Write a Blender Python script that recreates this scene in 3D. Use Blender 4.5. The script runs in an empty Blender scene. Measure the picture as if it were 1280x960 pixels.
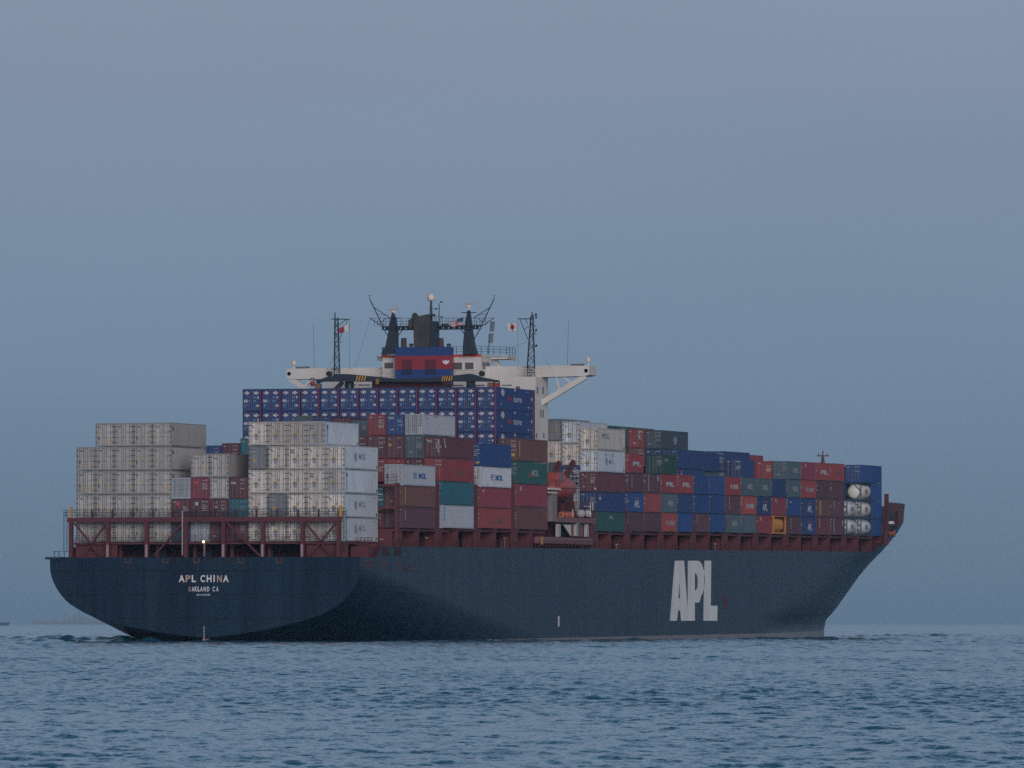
import bpy, bmesh, math, random
import numpy as np
from mathutils import Vector, Matrix

random.seed(7)
R = math.radians
S = bpy.context.scene
COL = S.collection

# ------------------------------------------------------------------ camera, sky, light, exposure
CAM = (341.955, -917.012, 2.267)
YAW = -0.319
FPX = 10025.7
cd = bpy.data.cameras.new('camera')
cd.sensor_width = 36.0
cd.lens = FPX / 1280 * 36.0
cd.clip_start = 1.0
cd.clip_end = 80000
cam = bpy.data.objects.new('camera', cd)
COL.objects.link(cam)
cam.location = CAM
cam.rotation_euler = (R(90) + math.atan(299.5 / FPX), 0, -YAW)
S.camera = cam

SUN_AZ = 149.0      # azimuth of the afterglow behind the camera (degrees clockwise from +Y)
SUN_EL = 4.0
W = bpy.data.worlds.new('World')
S.world = W
W.use_nodes = True
nt = W.node_tree
for n in list(nt.nodes):
    nt.nodes.remove(n)
out = nt.nodes.new('ShaderNodeOutputWorld')
bg = nt.nodes.new('ShaderNodeBackground')
sky = nt.nodes.new('ShaderNodeTexSky')
sky.sky_type = 'NISHITA'
sky.sun_disc = False
sky.sun_elevation = R(SUN_EL)
sky.sun_rotation = R(SUN_AZ)
sky.altitude = 0
sky.air_density = 1.0
sky.dust_density = 2.0
sky.ozone_density = 2.0
SKY_STRENGTH = 0.15
HAZE_MIX = 0.95
tc = nt.nodes.new('ShaderNodeTexCoord')
sep = nt.nodes.new('ShaderNodeSeparateXYZ')
nt.links.new(tc.outputs['Generated'], sep.inputs[0])
ramp = nt.nodes.new('ShaderNodeValToRGB')     # dusk haze band by elevation (sin of elevation / 0.4)
mr = nt.nodes.new('ShaderNodeMapRange')
mr.inputs['From Min'].default_value = 0.0
mr.inputs['From Max'].default_value = 0.40
nt.links.new(sep.outputs['Z'], mr.inputs['Value'])
nt.links.new(mr.outputs[0], ramp.inputs[0])
els = ramp.color_ramp.elements
stops = [(0.000, (0.128, 0.194, 0.270)), (0.035, (0.148, 0.221, 0.314)), (0.075, (0.170, 0.254, 0.362)),
         (0.118, (0.190, 0.270, 0.381)), (0.155, (0.213, 0.279, 0.393)), (0.195, (0.238, 0.289, 0.404)), (0.28, (0.295, 0.385, 0.525)), (0.45, (0.280, 0.410, 0.590)), (1.0, (0.195, 0.315, 0.510))]
els[0].position, els[0].color = stops[0][0], (*stops[0][1], 1)
els[1].position, els[1].color = stops[-1][0], (*stops[-1][1], 1)
for p, c in stops[1:-1]:
    e = els.new(p)
    e.color = (*c, 1)
skym = nt.nodes.new('ShaderNodeMix')
skym.data_type = 'RGBA'
skym.blend_type = 'MULTIPLY'
skym.inputs[0].default_value = 1.0
skym.inputs[7].default_value = (SKY_STRENGTH,) * 3 + (1,)
nt.links.new(sky.outputs[0], skym.inputs[6])
fade = nt.nodes.new('ShaderNodeMapRange')     # haze band gives way to the open sky higher up
fade.interpolation_type = 'SMOOTHSTEP'
fade.inputs['From Min'].default_value = 0.10
fade.inputs['From Max'].default_value = 0.55
fade.inputs['To Min'].default_value = HAZE_MIX
fade.inputs['To Max'].default_value = 0.0
nt.links.new(sep.outputs['Z'], fade.inputs['Value'])
mixs = nt.nodes.new('ShaderNodeMix')
mixs.data_type = 'RGBA'
nt.links.new(fade.outputs[0], mixs.inputs[0])
nt.links.new(skym.outputs[2], mixs.inputs[6])
nt.links.new(ramp.outputs[0], mixs.inputs[7])
murk = nt.nodes.new('ShaderNodeTexNoise')      # faint uneven murk, drawn out sideways
murk.inputs['Scale'].default_value = 9.0
murk.inputs['Detail'].default_value = 4
mmap = nt.nodes.new('ShaderNodeMapping')
mmap.inputs['Scale'].default_value = (1, 1, 6)
nt.links.new(tc.outputs['Generated'], mmap.inputs['Vector'])
nt.links.new(mmap.outputs[0], murk.inputs['Vector'])
mrange = nt.nodes.new('ShaderNodeMapRange')
mrange.inputs['To Min'].default_value = 0.93
mrange.inputs['To Max'].default_value = 1.07
nt.links.new(murk.outputs['Fac'], mrange.inputs['Value'])
mmul = nt.nodes.new('ShaderNodeVectorMath')
mmul.operation = 'SCALE'
nt.links.new(mixs.outputs[2], mmul.inputs[0])
nt.links.new(mrange.outputs[0], mmul.inputs['Scale'])
nt.links.new(mmul.outputs[0], bg.inputs['Color'])
bg.inputs['Strength'].default_value = 1.0
nt.links.new(bg.outputs[0], out.inputs['Surface'])

sl = bpy.data.lights.new('sun', 'SUN')
sl.energy = 2.05
sl.angle = R(40)
sl.color = (0.95, 0.94, 1.0)
so = bpy.data.objects.new('sun', sl)
COL.objects.link(so)
a = R(SUN_AZ)
sd = Vector((math.sin(a) * math.cos(R(12)), math.cos(a) * math.cos(R(12)), math.sin(R(12))))
so.rotation_euler = sd.to_track_quat('Z', 'Y').to_euler()

S.view_settings.view_transform = 'Standard'
S.view_settings.look = 'None'
S.view_settings.exposure = 0.0
S.view_settings.gamma = 1.0
S.view_settings.use_curve_mapping = False
S.cycles.use_denoising = False
S.cycles.max_bounces = 6
S.cycles.transparent_max_bounces = 6

# ------------------------------------------------------------------ helpers
CS, SN = math.cos(YAW), math.sin(YAW)

def at(px, py, Y):
    """point of the plane y = Y that the photograph shows at pixel (px, py): (X, Z)"""
    u, v = (px - 640) / FPX, (779.5 - py) / FPX
    dx, dy = u * CS + SN, -u * SN + CS
    t = (Y - CAM[1]) / dy
    return CAM[0] + dx * t, CAM[2] + v * t

def srgb(c):
    return tuple(x / 12.92 if x <= 0.04045 else ((x + 0.055) / 1.055) ** 2.4 for x in (v / 255 for v in c))

MATS = {}

def mat(name, rgb, rough=0.5, metal=0.0, dirt=0.25, dirt_rgb=None, scale=0.6, streak=True, spec=0.5, emit=None, rust=0.0):
    if name in MATS:
        return MATS[name]
    m = bpy.data.materials.new(name)
    MATS[name] = m
    m.use_nodes = True
    t = m.node_tree
    b = t.nodes['Principled BSDF']
    b.inputs['Roughness'].default_value = rough
    b.inputs['Metallic'].default_value = metal
    b.inputs['Specular IOR Level'].default_value = spec
    if emit:
        b.inputs['Emission Color'].default_value = (*emit[0], 1)
        b.inputs['Emission Strength'].default_value = emit[1]
    if dirt <= 0:
        b.inputs['Base Color'].default_value = (*rgb, 1)
        return m
    geo = t.nodes.new('ShaderNodeNewGeometry')
    mp = t.nodes.new('ShaderNodeMapping')
    mp.inputs['Scale'].default_value = (1, 1, 0.22) if streak else (1, 1, 1)
    t.links.new(geo.outputs['Position'], mp.inputs['Vector'])
    nz = t.nodes.new('ShaderNodeTexNoise')
    nz.inputs['Scale'].default_value = scale
    nz.inputs['Detail'].default_value = 5
    nz.inputs['Roughness'].default_value = 0.65
    t.links.new(mp.outputs[0], nz.inputs['Vector'])
    r = t.nodes.new('ShaderNodeValToRGB')
    r.color_ramp.elements[0].position = 0.38
    r.color_ramp.elements[1].position = 0.72
    t.links.new(nz.outputs['Fac'], r.inputs[0])
    mx = t.nodes.new('ShaderNodeMix')
    mx.data_type = 'RGBA'
    d = dirt_rgb or tuple(c * 0.55 + 0.02 for c in rgb)
    mx.inputs[6].default_value = (*rgb, 1)
    mx.inputs[7].default_value = (*tuple(rgb[i] * (1 - dirt) + d[i] * dirt for i in range(3)), 1)
    t.links.new(r.outputs[0], mx.inputs[0])
    col = mx.outputs[2]
    if rust > 0:            # rust runs and scuffs, and every box faded a little differently
        mp2 = t.nodes.new('ShaderNodeMapping')
        mp2.inputs['Scale'].default_value = (1, 1, 0.3)
        t.links.new(geo.outputs['Position'], mp2.inputs['Vector'])
        n2 = t.nodes.new('ShaderNodeTexNoise')
        n2.inputs['Scale'].default_value = 2.4
        n2.inputs['Detail'].default_value = 6
        n2.inputs['Roughness'].default_value = 0.7
        t.links.new(mp2.outputs[0], n2.inputs['Vector'])
        r2 = t.nodes.new('ShaderNodeMapRange')
        r2.inputs['From Min'].default_value = 0.56
        r2.inputs['From Max'].default_value = 0.70
        r2.inputs['To Max'].default_value = rust
        t.links.new(n2.outputs['Fac'], r2.inputs['Value'])
        mx2 = t.nodes.new('ShaderNodeMix')
        mx2.data_type = 'RGBA'
        mx2.inputs[7].default_value = (0.085, 0.045, 0.032, 1)
        t.links.new(r2.outputs[0], mx2.inputs[0])
        t.links.new(col, mx2.inputs[6])
        oi = t.nodes.new('ShaderNodeObjectInfo')
        vr = t.nodes.new('ShaderNodeMapRange')
        vr.inputs['To Min'].default_value = 0.84
        vr.inputs['To Max'].default_value = 1.12
        t.links.new(oi.outputs['Random'], vr.inputs['Value'])
        vs = t.nodes.new('ShaderNodeVectorMath')
        vs.operation = 'SCALE'
        t.links.new(mx2.outputs[2], vs.inputs[0])
        t.links.new(vr.outputs[0], vs.inputs['Scale'])
        col = vs.outputs[0]
    t.links.new(col, b.inputs['Base Color'])
    return m


class MB:
    def __init__(self):
        self.v, self.f, self.m = [], [], []
        self.cur = 0

    def face(self, *pts):
        i = len(self.v)
        self.v += [tuple(p) for p in pts]
        self.f.append(tuple(range(i, i + len(pts))))
        self.m.append(self.cur)

    def box(self, x0, x1, y0, y1, z0, z1):
        i = len(self.v)
        self.v += [(x, y, z) for z in (z0, z1) for y in (y0, y1) for x in (x0, x1)]
        for q in ((0, 2, 3, 1), (4, 5, 7, 6), (0, 1, 5, 4), (2, 6, 7, 3), (0, 4, 6, 2), (1, 3, 7, 5)):
            self.f.append(tuple(i + k for k in q))
            self.m.append(self.cur)

    def beam(self, p, q, w, h=None):
        """square bar from p to q"""
        h = h or w
        p, q = Vector(p), Vector(q)
        d = (q - p).normalized()
        up = Vector((0, 0, 1)) if abs(d.z) < 0.95 else Vector((0, 1, 0))
        s = d.cross(up).normalized()
        u = s.cross(d).normalized()
        i = len(self.v)
        for c in (p, q):
            for a_, b_ in ((-1, -1), (1, -1), (1, 1), (-1, 1)):
                self.v.append(tuple(c + s * (a_ * w / 2) + u * (b_ * h / 2)))
        for k in range(4):
            n = (k + 1) % 4
            self.f.append((i + k, i + n, i + 4 + n, i + 4 + k))
            self.m.append(self.cur)
        self.f.append((i + 3, i + 2, i + 1, i))
        self.f.append((i + 4, i + 5, i + 6, i + 7))
        self.m += [self.cur] * 2

    def tube(self, p, q, r0, r1=None, n=10, cap=True):
        r1 = r0 if r1 is None else r1
        p, q = Vector(p), Vector(q)
        d = (q - p).normalized()
        up = Vector((0, 0, 1)) if abs(d.z) < 0.95 else Vector((0, 1, 0))
        s = d.cross(up).normalized()
        u = s.cross(d).normalized()
        i = len(self.v)
        for c, r in ((p, r0), (q, r1)):
            for k in range(n):
                a_ = 2 * math.pi * k / n
                self.v.append(tuple(c + s * (r * math.cos(a_)) + u * (r * math.sin(a_))))
        for k in range(n):
            m_ = (k + 1) % n
            self.f.append((i + k, i + m_, i + n + m_, i + n + k))
            self.m.append(self.cur)
        if cap:
            self.f.append(tuple(i + k for k in reversed(range(n))))
            self.f.append(tuple(i + n + k for k in range(n)))
            self.m += [self.cur] * 2

    def prism(self, pts, y0, y1):
        """closed outline pts (x,z) extruded along y"""
        n = len(pts)
        i = len(self.v)
        self.v += [(x, y0, z) for x, z in pts] + [(x, y1, z) for x, z in pts]
        for k in range(n):
            m_ = (k + 1) % n
            self.f.append((i + k, i + m_, i + n + m_, i + n + k))
            self.m.append(self.cur)
        self.f.append(tuple(i + k for k in reversed(range(n))))
        self.f.append(tuple(i + n + k for k in range(n)))
        self.m += [self.cur] * 2

    def lathe(self, prof, c, axis='z', n=24):
        """profile (r, h) turned round an axis through c"""
        i = len(self.v)
        for r, h in prof:
            for k in range(n):
                a_ = 2 * math.pi * k / n
                ca, sa = r * math.cos(a_), r * math.sin(a_)
                if axis == 'z':
                    self.v.append((c[0] + ca, c[1] + sa, c[2] + h))
                elif axis == 'y':
                    self.v.append((c[0] + ca, c[1] + h, c[2] + sa))
                else:
                    self.v.append((c[0] + h, c[1] + ca, c[2] + sa))
        for j in range(len(prof) - 1):
            for k in range(n):
                m_ = (k + 1) % n
                self.f.append((i + j * n + k, i + j * n + m_, i + (j + 1) * n + m_, i + (j + 1) * n + k))
                self.m.append(self.cur)

    def mesh(self, name, mats):
        me = bpy.data.meshes.new(name)
        me.from_pydata(self.v, [], self.f)
        for m_ in (mats if isinstance(mats, (list, tuple)) else [mats]):
            me.materials.append(m_)
        me.polygons.foreach_set('material_index', self.m)
        bm = bmesh.new()
        bm.from_mesh(me)
        bmesh.ops.recalc_face_normals(bm, faces=bm.faces)
        bm.to_mesh(me)
        bm.free()
        me.update()
        return me

    def build(self, name, mats, parent=None, smooth=False, loc=None):
        me = self.mesh(name, mats)
        if smooth:
            me.polygons.foreach_set('use_smooth', [True] * len(me.polygons))
        o = bpy.data.objects.new(name, me)
        COL.objects.link(o)
        if parent:
            o.parent = parent
        if loc:
            o.location = loc
        return o


def link(name, me, parent=None, loc=(0, 0, 0), rot=(0, 0, 0), scale=(1, 1, 1)):
    o = bpy.data.objects.new(name, me)
    COL.objects.link(o)
    o.parent = parent
    o.location, o.rotation_euler, o.scale = loc, rot, scale
    return o


def empty(name, loc=(0, 0, 0), label=None, cat=None, group=None):
    o = bpy.data.objects.new(name, None)
    COL.objects.link(o)
    o.location = loc
    o.empty_display_size = 0.5
    tag(o, label, cat, group)
    return o


def tag(o, label=None, cat=None, group=None, kind=None):
    if label:
        o['label'] = label
    if cat:
        o['category'] = cat
    if group:
        o['group'] = group
    if kind:
        o['kind'] = kind
    return o


TEXTS = {}

def text_mesh(word, material, bold=0.0, depth=0.006):
    """word as a mesh 1 high and centred; returns (mesh, width)"""
    key = (word, material.name, bold)
    if key in TEXTS:
        return TEXTS[key]
    cu = bpy.data.curves.new('word', 'FONT')
    cu.body = word
    cu.size = 1.4
    cu.offset = bold
    cu.extrude = depth
    cu.resolution_u = 3
    cu.align_x = 'CENTER'
    o = bpy.data.objects.new('word', cu)
    COL.objects.link(o)
    dg = bpy.context.evaluated_depsgraph_get()
    me = bpy.data.meshes.new_from_object(o.evaluated_get(dg))
    bpy.data.objects.remove(o)
    co = np.array([v.co[:] for v in me.vertices])
    lo, hi = co.min(0), co.max(0)
    co[:, 0] = (co[:, 0] - (lo[0] + hi[0]) / 2) / (hi[0] - lo[0])
    co[:, 1] = (co[:, 1] - (lo[1] + hi[1]) / 2) / (hi[1] - lo[1])
    me.vertices.foreach_set('co', co.ravel())
    me.materials.clear()
    me.materials.append(material)
    me.update()
    TEXTS[key] = me
    return me

AFT = (R(90), 0, 0)            # text facing astern (-Y)
SIDE = (R(90), 0, R(90))       # text facing starboard (+X)

def lettering(word, material, parent, c, w, h, rot, bold=0.03, name='lettering'):
    return link(name, text_mesh(word, material, bold), parent, c, rot, (w, h, 1))

# ------------------------------------------------------------------ sea
def wave_height(X, Y, spacing):
    """many short crested wind waves; components finer than the mesh are left out, row by row"""
    rng = np.random.default_rng(11)
    H = np.zeros_like(X)
    wind = YAW + math.pi + R(14)          # direction the waves run to
    n = 165
    rs = spacing[:, 0]
    rr_ = np.hypot(X[:, 0] - CAM[0], Y[:, 0] - CAM[1])
    for i in range(n):
        lam = (0.26 * (7 / 0.26) ** (i / 129) if i < 130 else 7 * (40 / 7) ** ((i - 130) / 34)) * rng.uniform(0.92, 1.08)
        amp = lam / 6.283 * 0.0275 * rng.uniform(0.5, 1.4) * (1.0 if lam < 0.8 else (0.8 / lam) ** 0.72)
        th = wind + rng.normal(0, 0.85)
        k = 2 * math.pi / lam
        ph = rng.uniform(0, 6.283)
        rows = np.nonzero(lam / (2.4 * rs) > 0.8)[0]
        if len(rows) == 0:
            continue
        m = rows[-1] + 1
        x, y = X[:m], Y[:m]
        fade = np.clip((lam / (2.4 * rs[:m]) - 0.8) / 0.6, 0, 1)[:, None]
        s = np.sin((k * math.sin(th)) * x + (k * math.cos(th)) * y + (ph + 0.8 * np.sin((0.11 / lam ** .5) * (x + 1.7 * i) + (0.07 / lam ** .5) * y)))
        off = 1.0 + (1.9 * np.clip((rr_[:m] - 420) / 800, 0, 1)[:, None] if lam > 1.6 else 0.0)
        H[:m] += (amp * fade * off) * (s + 0.35 * s * s - 0.17)
    # gusts: calmer and rougher patches
    g = 0.95 + 0.12 * np.sin(0.021 * X + 0.9 * np.sin(0.017 * Y)) + 0.12 * np.sin(0.043 * Y - 0.03 * X + 1.3) + 0.12 * np.sin(0.11 * X + 0.06 * Y)
    return H * g


def ridge(X, Y, p, q, width, height, seed):
    """a wave train along the line p-q on the water"""
    p, q = np.array(p), np.array(q)
    d = q - p
    L = np.hypot(*d)
    d = d / L
    n = np.array([-d[1], d[0]])
    s = (X - p[0]) * d[0] + (Y - p[1]) * d[1]
    t = (X - p[0]) * n[0] + (Y - p[1]) * n[1]
    t = t + 1.2 * np.sin(s * 0.31 + seed) + 0.7 * np.sin(s * 0.83 + seed * 2)
    env = np.clip(s / 4, 0, 1) * np.clip((L - s) / (0.35 * L), 0, 1)
    a_ = 0.62 + 0.22 * np.sin(s * 0.42 + seed) + 0.2 * np.sin(s * 1.17 + 2 * seed) + 0.2 * np.sin(s * 2.9 + 3 * seed)
    return height * env * a_ * np.exp(-(t / width) ** 2)


def build_sea():
    TM = R(20)
    dth = R(10.6) / 660
    side = np.linspace(R(5.3), TM, 121)[1:]
    th = np.concatenate([-side[::-1], np.linspace(R(-5.3), R(5.3), 661), side])
    r = [118.0]
    while r[-1] < 6000:
        r.append(r[-1] + 0.13 * max(1.0, (r[-1] / 330)) ** 1.6)
    RMAX = r[-1]
    r = np.array(r)
    head = YAW + 0.0
    RR, TT = np.meshgrid(r, th, indexing='ij')
    X = CAM[0] + RR * np.sin(head + TT)
    Y = CAM[1] + RR * np.cos(head + TT)
    dr = np.gradient(r)[:, None] + 0 * TT
    Z = wave_height(X, Y, np.maximum(dr * np.where(RR > 420, 0.75, 1.0), RR * dth * 0.7))
    Z += ridge(X, Y, (-4, -8), (-62, 78), 1.4, 0.75, 1.0)
    Z += ridge(X, Y, (-6, -24), (-52, 42), 2.2, 0.35, 4.0)
    Z += ridge(X, Y, (-6, 276), (16, 352), 1.2, 0.62, 2.0)
    Z += ridge(X, Y, (2, 262), (22, 330), 1.2, 0.5, 3.0)
    edge = np.clip((TM - np.abs(TT)) / R(1.5), 0, 1) * np.clip((RMAX - RR) / 900, 0, 1) * np.clip((RR - 118) / 8, 0, 1)
    Z *= edge
    nr, nc = X.shape
    V = np.stack([X, Y, Z], -1).reshape(-1, 3)
    ii = np.arange(nr * nc).reshape(nr, nc)
    F = np.stack([ii[:-1, :-1], ii[:-1, 1:], ii[1:, 1:], ii[1:, :-1]], -1).reshape(-1, 4)[:, ::-1]
    # coarse calm sheet all round and out to the horizon, joined along the fan's borders
    th2 = np.concatenate([np.linspace(TM, R(360) - TM, 120)])
    r2 = np.array([118, 400, 1200, 3400., RMAX])
    ex_v, ex_f = [], []
    base = len(V)
    def sheet(rr, tt):
        nonlocal base
        A, B = np.meshgrid(rr, tt, indexing='ij')
        P = np.stack([CAM[0] + A * np.sin(head + B), CAM[1] + A * np.cos(head + B), 0 * A], -1).reshape(-1, 3)
        jj = np.arange(A.size).reshape(A.shape) + base
        f_ = np.stack([jj[:-1, :-1], jj[:-1, 1:], jj[1:, 1:], jj[1:, :-1]], -1).reshape(-1, 4)[:, ::-1]
        ex_v.append(P)
        ex_f.append(f_)
        base += A.size
    sheet(r2, th2)
    full = np.linspace(-TM, R(360) - TM, 420)
    sheet(np.array([RMAX, 9000, 14000, 26000, 60000.]), full)
    sheet(np.array([0.5, 40, 118.]), full)
    V = np.concatenate([V] + ex_v)
    F = np.concatenate([F] + ex_f)
    me = bpy.data.meshes.new('sea')
    me.vertices.add(len(V))
    me.vertices.foreach_set('co', V.ravel().astype(np.float32))
    me.loops.add(F.size)
    me.loops.foreach_set('vertex_index', F.ravel().astype(np.int32))
    me.polygons.add(len(F))
    me.polygons.foreach_set('loop_start', np.arange(0, F.size, 4, dtype=np.int32))
    me.polygons.foreach_set('loop_total', np.full(len(F), 4, dtype=np.int32))
    me.polygons.foreach_set('use_smooth', np.ones(len(F), dtype=bool))
    me.update(calc_edges=True)
    m = bpy.data.materials.new('sea_water')
    m.use_nodes = True
    t = m.node_tree
    b = t.nodes['Principled BSDF']
    b.inputs['Base Color'].default_value = (0.006, 0.092, 0.150, 1)
    b.inputs['Roughness'].default_value = 0.10
    b.inputs['IOR'].default_value = 1.333
    b.inputs['Specular IOR Level'].default_value = 0.5
    geo = t.nodes.new('ShaderNodeNewGeometry')
    # ripples too fine for the mesh: the normal is tilted by two layers of noise
    acc_n = geo.outputs['Normal']
    for sc_, amt in ((8.0, 0.62), (2.3, 0.36), (0.6, 0.2)):
        n1 = t.nodes.new('ShaderNodeTexNoise')
        n1.inputs['Scale'].default_value = sc_
        n1.inputs['Detail'].default_value = 3
        n1.inputs['Roughness'].default_value = 0.6
        t.links.new(geo.outputs['Position'], n1.inputs['Vector'])
        sb = t.nodes.new('ShaderNodeVectorMath')
        sb.operation = 'SUBTRACT'
        sb.inputs[1].default_value = (0.5, 0.5, 0.5)
        t.links.new(n1.outputs['Color'], sb.inputs[0])
        ml = t.nodes.new('ShaderNodeVectorMath')
        ml.operation = 'MULTIPLY'
        ml.inputs[1].default_value = (amt, amt, 0)
        t.links.new(sb.outputs[0], ml.inputs[0])
        ad = t.nodes.new('ShaderNodeVectorMath')
        ad.operation = 'ADD'
        t.links.new(acc_n, ad.inputs[0])
        t.links.new(ml.outputs[0], ad.inputs[1])
        acc_n = ad.outputs[0]
    nrm = t.nodes.new('ShaderNodeVectorMath')
    nrm.operation = 'NORMALIZE'
    t.links.new(acc_n, nrm.inputs[0])
    t.links.new(nrm.outputs[0], b.inputs['Normal'])
    # churned foam behind the stern and at the bow, in broken patches
    def blob(c, rx, ry):
        mp = t.nodes.new('ShaderNodeMapping')
        mp.vector_type = 'POINT'
        mp.inputs['Location'].default_value = (-c[0] / rx, -c[1] / ry, 0)
        mp.inputs['Scale'].default_value = (1 / rx, 1 / ry, 0)
        t.links.new(geo.outputs['Position'], mp.inputs['Vector'])
        ln = t.nodes.new('ShaderNodeVectorMath')
        ln.operation = 'LENGTH'
        t.links.new(mp.outputs[0], ln.inputs[0])
        q = t.nodes.new('ShaderNodeMapRange')
        q.inputs['From Min'].default_value = 1.0
        q.inputs['From Max'].default_value = 0.2
        t.links.new(ln.outputs['Value'], q.inputs['Value'])
        return q.outputs[0]
    acc = None
    for c, rx, ry in (((-28.5, -6), 5, 9), ((-18.5, -18), 4, 7), ((23, 30), 3, 22), ((-14, 6), 8, 10), ((22.2, 130), 3.4, 170), ((4, 262), 5, 22)):
        bsock = blob(c, rx, ry)
        if acc is None:
            acc = bsock
        else:
            mxn = t.nodes.new('ShaderNodeMath')
            mxn.operation = 'MAXIMUM'
            t.links.new(acc, mxn.inputs[0])
            t.links.new(bsock, mxn.inputs[1])
            acc = mxn.outputs[0]
    n2 = t.nodes.new('ShaderNodeTexNoise')
    n2.inputs['Scale'].default_value = 0.8
    n2.inputs['Detail'].default_value = 6
    t.links.new(geo.outputs['Position'], n2.inputs['Vector'])
    r2n = t.nodes.new('ShaderNodeMapRange')
    r2n.inputs['From Min'].default_value = 0.52
    r2n.inputs['From Max'].default_value = 0.64
    t.links.new(n2.outputs['Fac'], r2n.inputs['Value'])
    mul = t.nodes.new('ShaderNodeMath')
    mul.operation = 'MULTIPLY'
    t.links.new(acc, mul.inputs[0])
    t.links.new(r2n.outputs[0], mul.inputs[1])
    foam = t.nodes.new('ShaderNodeBsdfDiffuse')
    foam.inputs['Color'].default_value = (0.6, 0.62, 0.65, 1)
    ms = t.nodes.new('ShaderNodeMixShader')
    t.links.new(mul.outputs[0], ms.inputs[0])
    t.links.new(b.outputs[0], ms.inputs[1])
    t.links.new(foam.outputs[0], ms.inputs[2])
    t.links.new(ms.outputs[0], t.nodes['Material Output'].inputs['Surface'])
    me.materials.append(m)
    o = bpy.data.objects.new('sea', me)
    COL.objects.link(o)
    tag(o, 'choppy blue grey evening sea reaching out to the horizon', 'sea', kind='structure')

build_sea()

# ------------------------------------------------------------------ palette
RED_STEEL = mat('red_oxide_steel', (0.105, 0.017, 0.021), 0.6, dirt=0.5, dirt_rgb=(0.06, 0.03, 0.03), scale=0.9)
RED_DARK = mat('dark_red_oxide', (0.10, 0.022, 0.026), 0.65, dirt=0.4, dirt_rgb=(0.04, 0.02, 0.02))  # dark red coat for decks, casing and platforms
PINK_STEEL = mat('faded_red_steel', (0.20, 0.085, 0.092), 0.6, dirt=0.4)
HOLE_SHADE = mat('painted_hole_shade', (0.008, 0.009, 0.012), 0.8, dirt=0)  # near-black that stands in for the shade inside openings
WHITE_PAINT = mat('white_house_paint', (0.60, 0.545, 0.495), 0.5, dirt=0.35, dirt_rgb=(0.42, 0.34, 0.28), scale=0.35)
NAVY_MAST = mat('navy_mast_paint', (0.014, 0.022, 0.036), 0.5, dirt=0.2)
FUNNEL_BLUE = mat('funnel_blue', (0.016, 0.042, 0.16), 0.45, dirt=0.2)
FUNNEL_RED = mat('funnel_red', (0.26, 0.022, 0.030), 0.45, dirt=0.2)
LETTER = mat('white_lettering_paint', (0.70, 0.66, 0.63), 0.55, dirt=0.4, dirt_rgb=(0.36, 0.32, 0.29), scale=0.5)
LETTER_RUST = mat('rust_stained_lettering', (0.44, 0.26, 0.17), 0.6, dirt=0.5, dirt_rgb=(0.62, 0.58, 0.54), scale=2.0)
GLASS = mat('dark_window_glass', (0.09, 0.085, 0.085), 0.1, dirt=0)
YELLOW = mat('safety_yellow', (0.48, 0.24, 0.035), 0.5, dirt=0.3)
BLACK = mat('black_rubber', (0.012, 0.012, 0.014), 0.6, dirt=0)
SOOT = mat('sooty_exhaust', (0.03, 0.030, 0.030), 0.7, dirt=0.8, dirt_rgb=(0.085, 0.065, 0.055), scale=1.1)
RUST_PIPE = mat('rusty_exhaust', (0.055, 0.028, 0.026), 0.7, dirt=0.5, dirt_rgb=(0.03, 0.025, 0.025))
ORANGE = mat('lifeboat_orange', (0.36, 0.062, 0.050), 0.45, dirt=0.25)
DOME_WHITE = mat('radome_white', (0.66, 0.56, 0.46), 0.5, dirt=0)

# ------------------------------------------------------------------ the ship
ship = empty('container_ship', (0, 0, 0), 'long dark blue laden container ship steaming across the evening sea', 'container ship')

YT = -1.2                                      # transom plane
TC = [(0, .56), (2.4, .72), (4.65, 1.02), (8.8, 1.66), (12.0, 2.42), (15.0, 3.25), (16.8, 4.2), (18.05, 5.0), (19.1, 6.3), (19.8, 7.5), (20.1, 8.6), (20.15, 9.2)]
HB = 20.15

_ph = np.linspace(0, math.pi / 2, 361)
_tz = np.interp(20.15 * np.sin(_ph), [p[0] for p in TC], [p[1] for p in TC])
_k = np.hanning(61)
_tz = np.convolve(np.pad(_tz, 30, mode='reflect', reflect_type='odd'), _k / _k.sum(), mode='valid')

def transom_z(x):
    x = abs(x)
    return float(np.interp(math.asin(min(x / 20.15, 1.0)), _ph, _tz))

def transom_z_raw(x):
    for (x0, z0), (x1, z1) in zip(TC, TC[1:]):
        if x <= x1:
            return z0 + (z1 - z0) * (x - x0) / (x1 - x0)
    return TC[-1][1]

def lerp(tab, y):
    if y <= tab[0][0]:
        return tab[0][1]
    for (a0, b0), (a1, b1) in zip(tab, tab[1:]):
        if y <= a1:
            return b0 + (b1 - b0) * (y - a0) / (a1 - a0)
    return tab[-1][1]

SHEER = [(YT, 10.35), (4.6, 10.25), (6.5, 11.68), (230, 12.9), (233, 13.6), (238, 15.1), (245, 17.0), (255, 17.6), (270, 17.9), (290, 18.6)]
sheer = lambda y: lerp(SHEER, y)
STEM = [(-5, 271.4), (1.8, 271.5), (4.0, 272.4), (8, 275.0), (13, 279.0), (18, 283.5), (22, 286.5)]
stem = lambda z: lerp(STEM, z)
YC = [(-5, 271.6), (1.8, 271.7), (2.6, 272.1), (4.3, 277.9), (6.6, 284.0), (10.4, 294.3), (13.4, 305.9), (17.1, 317.2), (21, 319.2)]
yc = lambda z: lerp(YC, z)
POW = [(-5, 1.5), (2, 1.55), (6, 1.75), (12, 2.1), (18, 2.6), (22, 2.8)]
powr = lambda z: lerp(POW, z)
Y_MID = 150.0

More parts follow.
